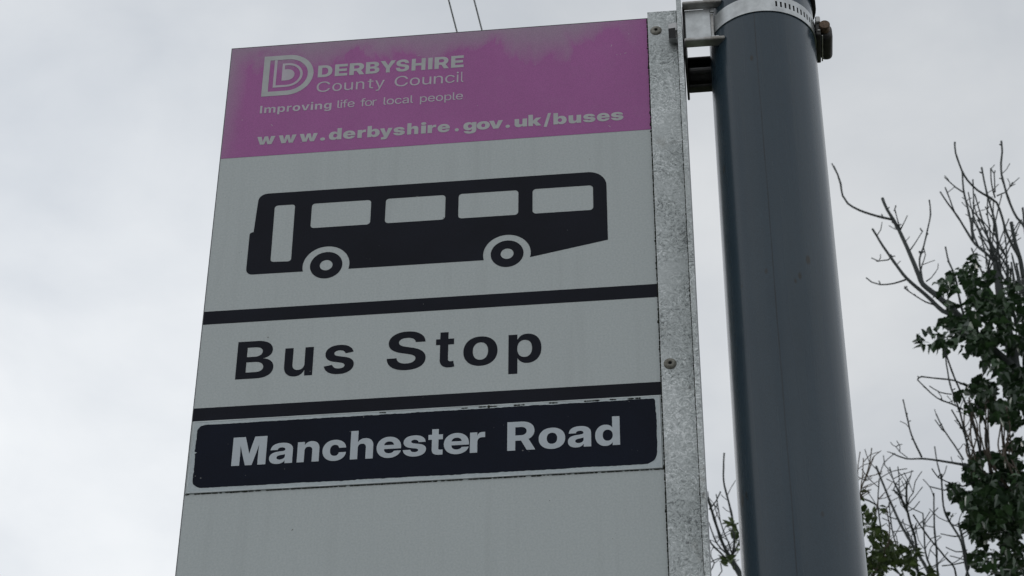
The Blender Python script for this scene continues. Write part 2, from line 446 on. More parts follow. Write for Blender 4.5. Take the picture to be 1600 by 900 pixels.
# ------------------------------------------------------------------ lettering outlines (units per em 1000; q marks a curve control point)
GLYPHS = {
    'kB': (648, '45,0 45,728 351,728 433,728q 544,681q 602,598q 602,544 602,502q 568,435q 507,391q 465,382 465,381 511,379q 584,334q 627,257q 627,206 627,146q 568,53q 455,0q 375,0|224,140 343,140 388,140q 439,183q 439,220 439,245q 416,282q 373,302q 344,302 224,302|224,434 333,434 359,434q 397,453q 418,488q 418,511 418,546q 372,588q 333,588 224,588'),
    'kD': (707, '45,728 45,0 342,0 393,5 444,16 481,29 523,50 558,74 579,92 601,115 619,138 638,168 654,201 669,244 677,279 682,317 684,354 682,411 677,448 669,483 651,533 629,574 610,601 569,644 528,674 481,698 421,717 364,726 320,728|228,575 334,574 368,569 392,562 416,551 439,535 464,507 479,479 491,441 498,390 497,324 488,274 475,239 455,208 429,184 400,168 372,159 341,154 228,153'),
    'kE': (623, '45,0 45,728 593,728 593,571 228,571 228,440 565,440 565,289 228,289 228,156 593,156 593,0'),
    'kH': (723, '45,0 45,728 228,728 228,448 495,448 495,728 679,728 679,0 495,0 495,292 228,292 228,0'),
    'kI': (420, '27,0 27,146 118,146 118,582 27,582 27,728 393,728 393,582 302,582 302,146 393,146 393,0'),
    'kR': (660, '45,728 45,0 228,0 228,237 336,236 451,0 644,0 506,275 528,288 550,305 579,336 602,373 611,395 619,424 624,464 624,495 619,537 613,561 603,588 591,611 576,633 544,666 502,694 456,713 413,723 349,728|228,381 228,577 348,577 363,575 382,570 401,561 426,539 438,518 442,505 444,465 441,450 434,432 424,417 412,405 389,391 355,382'),
    'kS': (673, '339,-12 241,-12q 104,47q 32,160q 32,241 207,241 208,208q 241,160q 300,135q 341,135 376,135q 429,154q 459,187q 459,210 459,229q 433,259q 379,281q 336,289 262,304 155,325q 46,431q 46,511 46,579q 119,682q 250,739q 336,739 424,739q 552,682q 622,575q 625,500 455,500 451,543q 389,592q 339,592 307,592q 258,574q 231,541q 231,520 231,500q 254,473q 305,453q 345,445 408,432 469,420q 557,384q 614,333q 641,266q 641,223 641,149q 569,44q 434,-12q'),
    'kY': (716, '450,0 450,257 714,728 505,728 386,494 363,443 361,443 327,513 212,728 2,728 272,258 272,0'),
    'cC': (730, '382,-10 289,-10q 143,81q 60,248q 60,363 60,479q 143,646q 289,737q 382,737 438,737q 536,705q 614,643q 666,555q 676,499 583,499 575,536q 538,593q 483,632q 418,651q 382,651 317,651q 211,585q 150,457q 150,363 150,271q 212,142q 317,76q 382,76 418,76q 483,96q 538,135q 575,192q 583,229 676,229 667,173q 614,85q 536,23q 438,-10q'),
    'cc': (571, '299,-12 225,-12q 113,59q 51,186q 51,270 51,355q 113,482q 225,553q 299,553 339,553q 409,532q 467,494q 509,438q 521,402 436,378 430,399q 406,434q 371,460q 326,474q 299,474 245,474q 174,417q 140,324q 140,270 140,216q 174,124q 245,67q 299,67 327,67q 373,82q 408,108q 433,146q 438,167 522,144 512,107q 469,50q 411,9q 339,-12q'),
    'ci': (242, '77,0 77,546 165,546 165,0|122,635 97,635q 61,669q 61,693 61,718q 97,751q 122,751 147,751q 183,718q 183,693 183,669q 147,635q'),
    'cl': (275, '200,-4 138,-4q 77,62q 77,121 77,728 165,728 165,143 165,105q 183,75q 210,75 225,75q 239,77q 246,79 263,4 251,1q 217,-4q'),
    'cn': (591, '514,0 513,376 509,407 501,438 491,462 471,493 455,510 437,524 415,536 391,545 369,550 340,553 291,550 253,539 231,528 212,515 187,489 173,468 162,446 162,546 77,546 77,0 165,0 165,341 171,378 186,413 196,427 214,445 232,457 247,464 266,470 297,474 322,473 346,468 378,452 401,429 415,404 420,389 426,350 426,0'),
    'co': (600, '299,-12 225,-12q 113,59q 51,186q 51,270 51,355q 113,482q 225,553q 299,553 374,553q 486,482q 549,355q 549,270 549,186q 486,59q 374,-12q|299,67 354,67q 426,124q 460,216q 460,270 460,324q 426,417q 354,474q 299,474 245,474q 174,417q 140,324q 140,270 140,216q 174,124q 245,67q'),
    'ct': (327, '306,2 307,6 289,77 250,71 227,72 209,77 198,84 189,95 183,110 180,126 180,471 292,471 292,546 180,546 180,676 92,676 92,546 10,546 10,471 92,471 92,118 98,85 107,62 127,34 149,16 173,4 202,-4 229,-7 267,-6'),
    'cu': (591, '77,546 78,168 84,129 92,102 102,80 119,54 137,35 151,24 188,5 212,-2 237,-6 274,-7 294,-5 321,1 340,8 358,17 380,32 406,60 429,100 429,0 514,0 514,546 426,546 426,208 419,165 404,132 394,118 377,101 361,90 342,81 321,75 297,72 256,75 224,87 208,98 193,113 180,133 170,160 165,193 165,546'),
    'cy': (562, '70,-199 97,-206 116,-208 147,-208 183,-202 207,-193 230,-179 250,-161 272,-132 296,-83 535,546 439,545 321,219 300,154 281,82 260,160 242,215 123,546 27,546 235,-2 212,-69 198,-95 182,-113 164,-124 141,-129 118,-128 94,-122 90,-123 68,-197'),
    'mI': (479, '35,0 35,127 163,127 163,600 35,600 35,728 444,728 444,600 317,600 317,127 444,127 444,0'),
    'mg': (633, '305,-216 237,-216q 134,-181q 70,-120q 59,-80 189,-46 196,-61q 224,-89q 270,-107q 305,-107 360,-107q 423,-56q 423,-3 423,96 411,96 401,74q 364,33q 304,8q 260,8 199,8q 98,65q 39,183q 39,274 39,367q 100,491q 201,553q 260,553 306,553q 368,522q 407,476q 417,454 423,454 423,546 572,546 572,6 572,-68q 504,-167q 384,-216q|308,122 345,122q 396,158q 423,227q 423,274 423,322q 396,393q 345,432q 308,432 271,432q 220,392q 194,321q 194,274 194,228q 220,159q 271,122q'),
    'mi': (274, '61,0 61,546 212,546 212,0|137,616 103,616q 55,661q 55,692 55,724q 103,769q 137,769 171,769q 219,724q 219,692 219,661q 171,616q'),
    'mm': (915, '854,0 854,387 852,406 842,447 828,476 813,497 785,523 747,543 712,552 667,554 625,547 602,539 582,529 557,511 528,479 514,456 505,432 503,432 495,458 478,492 465,510 444,530 424,542 397,551 376,554 341,553 317,548 297,541 276,530 256,515 238,496 225,478 207,440 201,546 61,546 61,0 212,0 212,335 214,354 219,373 225,386 244,409 268,423 289,428 325,426 335,423 353,413 365,402 373,391 383,364 385,346 385,0 531,0 532,356 537,375 543,388 559,408 579,421 605,428 637,427 652,423 666,416 677,408 688,396 694,386 700,369 703,349 703,0'),
    'mn': (625, '564,0 564,362 562,386 555,421 545,449 534,470 514,497 496,514 476,528 456,538 433,546 409,551 386,553 352,552 328,548 300,539 281,529 263,516 244,497 230,479 219,461 206,433 204,546 61,546 61,0 212,0 212,322 215,347 221,367 228,381 245,402 272,419 287,424 306,427 340,425 357,420 375,410 389,397 397,386 409,357 413,326 413,0'),
    'mo': (614, '307,-11 225,-11q 104,60q 39,187q 39,271 39,355q 104,482q 225,553q 307,553 390,553q 511,482q 576,355q 576,271 576,187q 511,60q 390,-11q|307,108 345,108q 396,150q 422,224q 422,271 422,319q 396,392q 345,434q 307,434 269,434q 219,392q 193,319q 193,271 193,224q 219,150q 269,108q'),
    'mp': (632, '61,-204 61,546 210,546 210,454 217,454 227,476q 265,522q 326,553q 372,553 432,553q 532,491q 593,366q 593,272 593,181q 534,56q 434,-9q 371,-9 328,-9q 266,21q 227,65q 217,88 212,88 212,-204|324,112 361,112q 412,153q 438,225q 438,272 438,320q 412,392q 361,432q 324,432 287,432q 236,393q 209,321q 209,272 209,224q 236,152q 287,112q'),
    'mr': (410, '61,0 61,546 208,546 208,450 214,450 228,501q 299,553q 344,553 356,553q 382,550q 392,548 392,414 382,417q 344,421q 328,421 295,421q 242,393q 212,342q 212,308 212,0'),
    'mv': (603, '15,546 214,0 388,0 588,546 429,545 335,247 316,175 304,117 302,119 291,172 269,253 175,546'),
    'ra': (563, '228,-12 177,-12q 92,26q 43,101q 43,155 43,202q 80,261q 141,295q 216,312q 255,316 303,323q 364,330q 394,346q 394,366 394,369 394,402q 369,448q 320,472q 283,472 245,472q 190,449q 156,413q 148,394 59,421 79,471q 150,528q 237,553q 280,553 309,553q 381,539q 446,499q 488,423q 488,361 488,0 396,0 396,74 390,74 381,55q 339,14q 274,-12q|246,68 294,68q 360,105q 394,164q 394,197 394,271 389,265q 353,255q 309,247q 266,242q 254,240 222,237q 169,218q 136,182q 136,151 136,124q 165,87q 214,68q'),
    'rc': (573, '300,-12 225,-12q 112,59q 50,186q 50,270 50,355q 112,482q 225,553q 300,553 341,553q 412,532q 471,492q 512,435q 523,399 434,375 428,396q 404,431q 370,456q 326,470q 300,470 247,470q 178,415q 145,324q 145,270 145,216q 178,126q 247,71q 300,71 327,71q 372,85q 407,112q 430,149q 436,171 525,147 515,109q 472,51q 413,10q 341,-12q'),
    're': (584, '308,553 254,550 213,540 174,522 136,494 120,478 101,454 77,411 60,362 54,332 50,295 51,230 61,173 70,145 83,116 113,71 145,40 166,25 194,10 240,-5 270,-10 302,-12 344,-10 390,-1 422,11 448,25 477,47 499,71 514,94 528,128 438,152 428,129 414,110 393,92 372,81 346,73 325,70 290,70 253,77 228,87 202,104 185,121 172,139 160,162 151,189 146,216 144,242 537,242 536,312 527,374 508,427 486,464 458,495 419,523 394,535 370,543 338,550|145,318 148,346 157,376 170,402 190,428 211,446 233,459 252,466 279,471 315,471 342,466 370,454 388,441 409,418 424,392 435,361 442,322 442,318'),
    'rf': (373, '116,0 210,0 210,467 335,467 335,546 210,546 210,612 212,625 216,638 226,655 237,665 249,671 269,676 287,677 311,675 334,669 358,746 357,748 342,753 302,761 252,761 218,754 180,737 161,723 149,711 133,689 125,672 119,651 116,628 116,546 10,546 10,467 116,467'),
    'ri': (245, '76,0 76,546 169,546 169,0|123,633 97,633q 60,669q 60,693 60,718q 97,753q 123,753 149,753q 186,718q 186,693 186,669q 149,633q'),
    'rl': (279, '202,-4 138,-4q 76,63q 76,123 76,728 169,728 169,145 169,108q 188,78q 214,78 228,78q 243,80q 249,82 267,5 255,1q 221,-4q'),
    'ro': (601, '300,-12 225,-12q 112,59q 50,186q 50,270 50,355q 112,482q 225,553q 300,553 376,553q 489,482q 551,355q 551,270 551,186q 489,59q 376,-12q|300,71 354,71q 423,126q 456,217q 456,270 456,323q 423,415q 354,470q 300,470 247,470q 178,415q 145,324q 145,270 145,217q 178,126q 247,71q'),
    'rp': (614, '76,-204 76,546 167,546 167,458 176,458 185,473q 219,518q 281,553q 334,553 402,553q 505,485q 564,359q 564,272 564,184q 506,57q 402,-11q 334,-11 283,-11q 220,24q 185,69q 176,85 169,85 169,-204|318,71 368,71q 435,125q 469,216q 469,272 469,328q 436,418q 368,470q 318,470 269,470q 202,421q 168,332q 168,272 168,213q 203,122q 270,71q'),
    'rr': (380, '76,0 76,546 166,546 166,461 172,461 187,503q 264,554q 313,554 323,554q 349,553q 358,552 358,459 353,460q 321,464q 304,464 265,464q 204,432q 169,375q 169,339 169,0'),
    'u.': (269, '134,-9 92,-9q 33,50q 33,92 33,134q 92,194q 134,194 176,194q 236,134q 236,92 236,50q 176,-9q'),
    'u/': (396, '398,762 164,-109 -2,-109 232,762'),
    'ub': (625, '380,-12 346,-12q 289,9q 248,50q 236,80 235,80 235,0 42,0 42,728 237,728 237,448 238,448 254,476q 295,510q 349,527q 382,527 447,527q 546,459q 603,338q 603,259 603,177q 547,55q 448,-12q|322,142 349,142q 386,170q 405,223q 405,259 405,294q 386,346q 349,375q 322,375 295,375q 254,346q 230,294q 230,259 230,223q 254,170q 295,142q'),
    'ud': (625, '245,-12 178,-12q 78,55q 22,177q 22,259 22,338q 79,459q 179,527q 243,527 277,527q 330,510q 371,476q 387,448 388,448 388,728 583,728 583,0 390,0 390,80 389,80 377,50q 336,9q 279,-12q|303,142 330,142q 371,170q 395,223q 395,259 395,294q 371,346q 330,375q 303,375 277,375q 239,346q 220,294q 220,259 220,223q 239,170q 277,142q'),
    'ue': (583, '107,461 72,422 56,397 43,370 34,345 27,315 22,260 27,201 40,154 64,106 80,84 100,62 117,47 144,28 192,5 249,-9 309,-12 337,-10 373,-4 421,11 454,27 479,43 513,73 528,91 546,121 556,147 560,168 387,168 383,158 376,149 353,133 325,125 293,124 264,130 241,143 227,158 219,173 212,202 212,211 563,211 562,288 558,319 551,348 537,384 522,411 507,432 485,456 445,487 408,506 360,521 317,527 258,526 206,516 157,496 131,480|213,320 220,345 237,368 248,376 263,383 291,388 326,385 351,374 370,355 377,342 382,325 382,320'),
    'ug': (625, '309,-211 223,-211q 113,-164q 56,-84q 48,-35 232,-35 236,-47q 256,-66q 288,-77q 309,-77 349,-77q 389,-31q 389,16 389,95 389,95 377,65q 335,26q 279,8q 245,8 178,8q 78,74q 22,190q 22,265 22,341q 79,459q 179,527q 243,527 277,527q 331,508q 373,472q 388,446 389,446 389,516 583,516 583,37 583,-49q 519,-159q 396,-211q|303,157 330,157q 371,185q 395,235q 395,269 395,302q 371,352q 330,379q 303,379 277,379q 239,352q 220,302q 220,269 220,235q 239,185q 277,157q'),
    'uh': (618, '42,728 42,0 237,0 237,282 239,301 245,323 254,339 268,352 280,358 297,362 328,361 341,357 355,349 365,339 372,328 379,307 381,291 381,0 576,0 575,360 570,392 561,423 553,442 537,468 505,499 465,519 423,527 372,526 332,517 295,498 267,473 237,433 237,728'),
    'ui': (279, '42,0 42,516 237,516 237,0|139,550 93,550q 35,603q 35,644 35,685q 93,737q 139,737 185,737q 243,685q 243,644 243,603q 185,550q'),
    'uk': (587, '42,728 42,0 237,0 237,143 265,178 375,0 596,0 409,288 591,516 370,516 245,354 240,348 237,348 237,728'),
    'uo': (607, '304,-12 220,-12q 93,54q 22,175q 22,258 22,340q 93,461q 220,527q 304,527 388,527q 514,461q 585,340q 585,258 585,175q 514,54q 388,-12q|304,141 327,141q 365,167q 388,219q 388,258 388,297q 365,349q 327,375q 304,375 281,375q 242,349q 220,297q 220,258 220,219q 242,167q 281,141q'),
    'ur': (416, '42,0 42,516 231,516 231,422 232,422 247,474q 306,516q 359,516 374,516q 396,516q 408,516 408,359 398,359q 355,359q 337,359 307,359q 262,332q 237,282q 237,247 237,0'),
    'us': (559, '285,-13 208,-13q 92,32q 23,114q 18,168 210,168 213,146q 251,117q 282,117 311,117q 343,135q 343,150 343,163q 314,179q 285,184 188,200 111,212q 29,291q 29,353 29,406q 87,484q 197,526q 274,526 353,526q 464,481q 526,400q 527,344 350,344 349,367q 311,397q 282,397 254,397q 224,378q 224,364 224,352q 249,334q 271,331 382,312 463,298q 541,230q 541,172 541,118q 478,34q 362,-13q'),
    'uu': (618, '42,516 42,172 44,149 51,112 65,74 81,48 98,29 127,8 144,0 167,-7 206,-12 256,-9 290,0 310,9 324,18 340,31 357,49 383,86 383,0 576,0 576,516 381,516 381,230 379,213 369,184 356,168 339,158 315,153 289,155 266,165 255,175 248,185 239,210 237,227 237,516'),
    'uv': (590, '-2,516 182,0 407,0 592,516 390,515 323,277 298,178 296,179 271,275 201,516'),
    'uw': (875, '877,516 668,516 634,360 603,191 601,191 600,195 572,321 522,516 352,515 303,321 274,191 272,193 243,343 203,516 -2,516 156,0 358,0 418,203 437,281 460,193 517,0 719,0'),
    'uy': (590, '62,-204 214,-204 249,-199 277,-190 303,-175 325,-155 337,-140 352,-116 371,-75 592,516 390,515 313,265 295,196 202,515 -2,516 196,1 183,-37 174,-48 165,-53 147,-56 62,-56'),
    'bB': (661, '66,0 66,728 354,728 434,728q 541,679q 594,595q 594,541 594,497q 560,433q 501,393q 463,384 463,377 504,375q 577,332q 622,254q 622,200 622,143q 566,52q 455,0q 373,0|214,121 344,121 410,121q 471,172q 471,214 471,245q 441,293q 386,320q 348,320 214,320|214,421 333,421 365,421q 416,445q 445,487q 445,517 445,557q 389,607q 336,607 214,607'),
    'bS': (654, '332,-11 245,-11q 116,43q 44,148q 42,225 185,225 188,188q 227,138q 291,114q 331,114 371,114q 431,137q 464,180q 464,208 464,233q 434,267q 378,291q 338,301 258,321 166,343q 61,440q 61,519 61,584q 132,683q 256,737q 334,737 415,737q 535,682q 602,585q 603,521 460,521 456,565q 389,613q 333,613 295,613q 240,591q 212,553q 212,528 212,501q 245,465q 299,443q 329,435 395,419 441,409q 520,374q 579,323q 612,253q 612,207 612,141q 546,43q 421,-11q'),
    'bo': (613, '306,-11 225,-11q 105,60q 40,187q 40,271 40,355q 105,482q 225,553q 306,553 389,553q 508,482q 573,355q 573,271 573,187q 508,60q 389,-11q|306,103 346,103q 399,147q 426,223q 426,271 426,319q 399,395q 346,439q 306,439 267,439q 214,395q 187,320q 187,271 187,223q 214,147q 267,103q'),
    'bp': (630, '63,-204 63,546 205,546 205,454 212,454 222,476q 259,521q 321,553q 368,553 429,553q 529,490q 590,365q 590,272 590,181q 531,56q 430,-9q 367,-9 322,-9q 261,21q 222,66q 212,87 207,87 207,-204|323,107 362,107q 414,149q 441,224q 441,272 441,321q 415,395q 362,437q 323,437 285,437q 232,396q 204,323q 204,272 204,223q 232,148q 285,107q'),
    'bs': (559, '279,-11 213,-11q 112,27q 48,98q 38,149 173,172 184,134q 238,96q 283,96 325,96q 374,128q 374,153 374,174q 340,202q 304,210 210,229 131,245q 53,323q 53,384 53,436q 110,512q 213,553q 281,553 346,553q 440,517q 498,452q 508,408 380,385 371,413q 324,449q 283,449 247,449q 197,418q 197,393 197,372q 229,343q 268,335 366,315 445,299q 522,226q 522,168 522,114q 460,34q 350,-11q'),
    'bt': (365, '345,4 347,5 347,9 327,113 293,108 268,108 255,111 239,122 234,131 230,146 230,436 332,436 332,546 230,546 230,676 85,676 85,546 10,546 10,436 85,436 85,135 88,108 96,79 111,51 130,30 151,15 184,1 219,-6 262,-8 309,-4'),
    'bu': (622, '63,546 64,167 68,140 76,111 89,82 108,54 120,41 144,22 170,8 190,1 211,-4 238,-7 263,-7 289,-4 310,1 335,11 367,33 396,66 420,111 422,0 559,0 559,546 414,546 414,215 411,195 398,162 377,137 366,129 347,120 318,114 282,116 265,121 251,128 227,151 220,162 212,183 207,218 207,546'),
    'nM': (925, '39,728 39,0 238,0 238,330 232,510 292,289 380,1 545,0 640,316 692,519 693,504 687,338 687,0 886,0 886,728 581,727 509,473 464,293 462,294 413,485 343,728'),
    'nR': (655, '49,728 49,0 217,0 217,245 337,245 458,0 636,0 495,277 496,280 519,292 542,309 572,340 597,380 606,402 613,428 618,465 618,503 612,547 598,590 586,613 571,635 540,667 505,691 466,709 417,722 388,726 349,728|217,378 217,589 350,589 366,587 388,581 407,572 421,562 435,547 446,528 452,509 454,495 453,464 447,442 440,428 427,411 418,403 401,392 387,386 356,379'),
    'na': (563, '206,-9 154,-9q 75,25q 29,93q 29,144 29,188q 61,247q 116,283q 189,302q 229,306 276,310q 331,319q 356,336q 356,352 356,355 356,371q 337,396q 304,410q 280,410 256,410q 220,395q 199,368q 197,350 47,350 51,405q 108,484q 212,527q 286,527 341,527q 426,503q 485,456q 515,390q 515,348 515,0 358,0 358,73 356,73 341,46q 300,9q 243,-9q|254,98 284,98q 330,121q 357,160q 357,187 357,235 351,232q 331,226q 307,221q 278,215q 262,213 239,209q 203,194q 182,169q 182,151 182,135q 200,111q 232,98q'),
    'nc': (565, '291,-12 212,-12q 93,56q 26,178q 26,258 26,338q 93,459q 212,527q 291,527 343,527q 432,496q 498,440q 537,363q 540,316 385,316 383,335q 368,365q 345,387q 313,399q 293,399 261,399q 214,365q 189,301q 189,258 189,214q 214,151q 261,116q 293,116 313,116q 344,128q 367,150q 382,182q 385,201 540,201 539,155q 501,77q 434,20q 344,-12q'),
    'nd': (607, '249,-11 182,-11q 82,56q 26,177q 26,258 26,338q 83,459q 183,527q 248,527 282,527q 337,509q 381,473q 397,446 398,446 398,728 559,728 559,0 400,0 400,79 399,79 385,49q 341,9q 283,-11q|294,118 327,118q 377,153q 405,216q 405,258 405,301q 377,364q 327,398q 294,398 262,398q 214,365q 189,303q 189,258 189,214q 214,152q 262,118q'),
    'ne': (569, '171,504 147,491 124,475 87,439 70,416 53,386 37,343 31,317 27,286 26,250 28,219 32,193 41,159 61,114 88,75 108,54 126,39 159,18 206,-1 261,-11 302,-12 329,-10 382,1 430,21 467,45 481,57 504,82 528,122 536,144 540,164 395,164 383,141 366,125 346,114 313,106 270,107 237,118 222,128 207,143 199,155 188,181 183,218 544,218 544,285 540,318 530,358 509,405 484,441 450,474 417,496 392,508 366,517 320,526 263,527 217,520|184,316 188,337 195,355 205,371 216,383 231,394 246,401 281,408 308,407 323,404 335,400 356,388 369,376 382,357 390,337 394,318 394,316'),
    'nh': (596, '48,728 48,0 209,0 209,298 212,319 222,347 238,368 258,381 272,386 290,389 319,388 338,383 350,377 371,357 377,347 384,327 387,310 387,0 548,0 548,349 545,375 538,406 529,430 513,459 487,488 468,502 449,512 423,521 402,525 381,527 346,526 306,518 271,502 252,488 231,467 209,437 209,728'),
    'nn': (596, '548,0 547,360 541,395 532,423 521,446 502,473 487,488 468,502 430,519 402,525 381,527 337,525 300,516 262,496 231,467 207,433 207,516 48,516 48,0 209,0 209,298 212,319 222,347 238,368 258,381 272,386 290,389 319,388 338,383 350,377 371,357 377,347 384,327 387,310 387,0'),
    'no': (589, '295,-12 215,-12q 94,55q 26,176q 26,258 26,339q 94,460q 215,527q 295,527 375,527q 496,460q 563,339q 563,258 563,176q 496,55q 375,-12q|295,117 326,117q 374,150q 401,213q 401,258 401,303q 374,365q 326,399q 295,399 264,399q 216,366q 189,303q 189,258 189,213q 216,150q 264,117q'),
    'nr': (387, '48,0 48,516 204,516 204,426 205,426 219,474q 279,518q 331,518 344,518q 366,517q 376,517 376,383 367,384q 329,385q 311,385 281,385q 235,358q 209,306q 209,269 209,0'),
    'ns': (533, '272,-13 202,-13q 93,30q 28,109q 24,164 182,164 186,134q 231,99q 269,99 306,99q 347,126q 347,146 347,164q 314,187q 283,192 190,209 114,223q 35,300q 35,360 35,411q 90,485q 192,526q 263,526 333,526q 437,483q 495,404q 497,349 348,349 348,378q 303,415q 268,415 234,415q 196,388q 196,368 196,350q 226,328q 253,322 355,303 435,288q 510,220q 510,163 510,110q 450,31q 342,-13q'),
    'nt': (385, '364,0 364,125 293,125 276,129 264,139 260,149 258,164 258,391 364,391 364,516 258,516 258,656 97,656 97,516 9,516 9,391 97,391 97,140 100,106 109,75 120,55 137,36 154,24 184,11 220,3 252,0'),
}

def outline(spec, seg=5):
    pts = []
    for tok in spec.split():
        on = not tok.endswith('q'); x, y = tok.rstrip('q').split(',')
        pts.append((float(x), float(y), on))
    ex = []
    for i, a in enumerate(pts):
        b = pts[(i + 1) % len(pts)]; ex.append(a)
        if not a[2] and not b[2]: ex.append(((a[0] + b[0]) / 2, (a[1] + b[1]) / 2, True))
    k = next(i for i, p in enumerate(ex) if p[2]); ex = ex[k:] + ex[:k]
    out = []; i = 0; n = len(ex)
    while i < n:
        a = ex[i]; b = ex[(i + 1) % n]; out.append(a[:2])
        if not b[2]:
            c = ex[(i + 2) % n]
            for j in range(1, seg):
                u = j / seg
                out.append(tuple((1 - u) ** 2 * a[k] + 2 * u * (1 - u) * b[k] + u * u * c[k] for k in (0, 1)))
            i += 2
        else: i += 1
    return out

def glyph(font, ch):
    if ch == 'I': return (330 if font == 'k' else 300), [[(80, 0), (80, 728), (250 if font == 'k' else 230, 728), (250 if font == 'k' else 230, 0)]], 80, (250 if font == 'k' else 230)
    adv, spec = GLYPHS[font + ch]
    cs = [outline(s) for s in spec.split('|')]
    xs = [p[0] for c in cs for p in c]
    return adv, cs, min(xs), max(xs)

def letters_boxed(font, text, boxes, base, em):
    """every letter drawn between its own left and right edge (mm)"""
    loops = []
    for ch, (l, r) in zip(text, boxes):
        _, cs, a, b = glyph(font, ch); s = (r - l) / (b - a)
        loops += [[(l + (x - a) * s, base + y * em / 1000) for x, y in c] for c in cs]
    return loops

def word(font, text, x0, x1, base, em, xs=1.0):
    """a word letter-spaced so that its ink runs from x0 to x1 (mm)"""
    k = em / 1000 * xs; pen = 0.0; items = []
    for i, ch in enumerate(text):
        adv, cs, a, b = glyph(font, ch)
        items.append((pen, cs)); last = pen + b
        if i == 0: first = a
        pen += adv
    tr = 0.0 if len(text) == 1 else ((x1 - x0) - (last - first) * k) / (len(text) - 1)
    return [[(x0 + (p - first + x) * k + i * tr, base + y * em / 1000) for x, y in c] for i, (p, cs) in enumerate(items) for c in cs]

def pairs(v): return list(zip(v[::2], v[1::2]))

# ------------------------------------------------------------------ ground
bm = bmesh.new()
n = 24
for i in range(n + 1):
    for j in range(n + 1):
        x, y = -1200 + 2400 * i / n, -1200 + 2400 * j / n
        bm.verts.new((x, y, 0.0))
bm.verts.ensure_lookup_table()
for i in range(n):
    for j in range(n):
        a = i * (n + 1) + j; bm.faces.new([bm.verts[k] for k in (a, a + n + 1, a + n + 2, a + 1)])
tag(from_bm('ground', bm, GRASS), kind='structure')

def slab(name, x0, x1, y0, y1, z0, z1, mat):
    bm = bmesh.new(); bm_box(bm, x0, x1, y0, y1, z0, z1)
    return tag(from_bm(name, bm, mat), kind='structure')
slab('pavement', -150, 150, -2.9, 0.9, -0.2, 0.124, PAVING)
slab('kerb', -150, 150, -3.05, -2.9, -0.2, 0.12, PAVING)
slab('road', -150, 150, -10.0, -3.05, -0.2, 0.006, ASPHALT)

# unseen stone house, added at left to darken the reflection in the pole
HX0, HX1, HY0, HY1, EAVES, RIDGE = -13.0, -5.0, 1.0, 8.2, 8.6, 11.4
house = tag(empty('added_stone_house', (HX1, HY0, 0)), 'added unseen grey stone house with slate roof, left of the bus stop sign', 'house')
bm = bmesh.new()
w_, d_ = HX0 - HX1, HY1 - HY0
lo_ = [bm.verts.new(v) for v in ((0, 0, -0.3), (w_, 0, -0.3), (w_, d_, -0.3), (0, d_, -0.3))]
hi_ = [bm.verts.new(v) for v in ((0, 0, EAVES), (w_, 0, EAVES), (w_, d_, EAVES), (0, d_, EAVES))]
g0, g1 = bm.verts.new((w_ / 2, 0, RIDGE)), bm.verts.new((w_ / 2, d_, RIDGE))
bm.faces.new((lo_[0], lo_[1], hi_[1], g0, hi_[0])); bm.faces.new((lo_[1], lo_[2], hi_[2], hi_[1]))
bm.faces.new((lo_[2], lo_[3], hi_[3], g1, hi_[2])); bm.faces.new((lo_[3], lo_[0], hi_[0], hi_[3])); bm.faces.new(lo_[::-1])
from_bm('wall', bm, STONE, house)
bm = bmesh.new()
for s_ in (0, 1):
    e_ = 0.35 if s_ == 0 else w_ - 0.35
    ez = EAVES - 0.35 * (RIDGE - EAVES) / 4.0
    a_ = [(e_, -0.25, ez + 0.02), (w_ / 2, -0.25, RIDGE + 0.02), (w_ / 2, d_ + 0.25, RIDGE + 0.02), (e_, d_ + 0.25, ez + 0.02)]
    v0 = [bm.verts.new(p) for p in a_]; v1 = [bm.verts.new((p[0], p[1], p[2] + 0.14)) for p in a_]
    bm.faces.new(v0); bm.faces.new(v1)
    for k_ in range(4): bm.faces.new((v0[k_], v0[(k_ + 1) % 4], v1[(k_ + 1) % 4], v1[k_]))
roof = from_bm('roof', bm, SLATE, house)
bm = bmesh.new(); bm_box(bm, w_ / 2 - 0.4, w_ / 2 + 0.4, d_ - 1.1, d_ - 0.4, RIDGE - 0.6, RIDGE + 1.3, 0.03)
from_bm('chimney', bm, STONE, house)
for fl_ in (1.0, 3.9, 6.5):
    for yy in (1.3, 4.9):
        bm = bmesh.new()
        for b_ in ((yy, yy + 0.07, fl_, fl_ + 1.5), (yy + 0.93, yy + 1.0, fl_, fl_ + 1.5), (yy + 0.07, yy + 0.93, fl_, fl_ + 0.07), (yy + 0.07, yy + 0.93, fl_ + 1.43, fl_ + 1.5), (yy + 0.07, yy + 0.93, fl_ + 0.72, fl_ + 0.78)):
            bm_box(bm, -0.02, 0.05, *b_)
        fr = from_bm('window', bm, FRAME_WHITE, house)
        bm = bmesh.new(); bm_box(bm, -0.01, 0.015, yy + 0.07, yy + 0.93, fl_ + 0.07, fl_ + 1.43); from_bm('pane', bm, GLASS, fr)
        bm = bmesh.new(); bm_box(bm, -0.05, 0.12, yy - 0.1, yy + 1.1, fl_ - 0.14, fl_ - 0.003, 0.01); from_bm('sill', bm, STONE, fr)

# ------------------------------------------------------------------ the bus stop sign
sign = tag(empty('bus_stop_sign', (0, 0, ZT)),
           'white bus stop sign with faded pink header, black bus symbol and galvanised right edge', 'sign')
flat_shape('sign_panel', [[(0, -760), (0, 0), (481, 0), (481, -760)]], 0.0, 0.003, WHITE, sign, bev=0.0006)

flat_shape('panel_edge', [[(-0.1, -760), (-0.1, 0.1), (452, 0.1), (452, -0.55), (0.55, -0.55), (0.55, -760)]], -0.0003, 0.0003, EDGE_LINE, sign)  # narrow dark line along the panel's left and top edges
head = flat_shape('header_film', [[(0.8, -154.1), (0.8, -0.8), (452, -0.8), (452, -154.1)]], -0.00022, 0.0002, PINK, sign)
YL = -0.00042
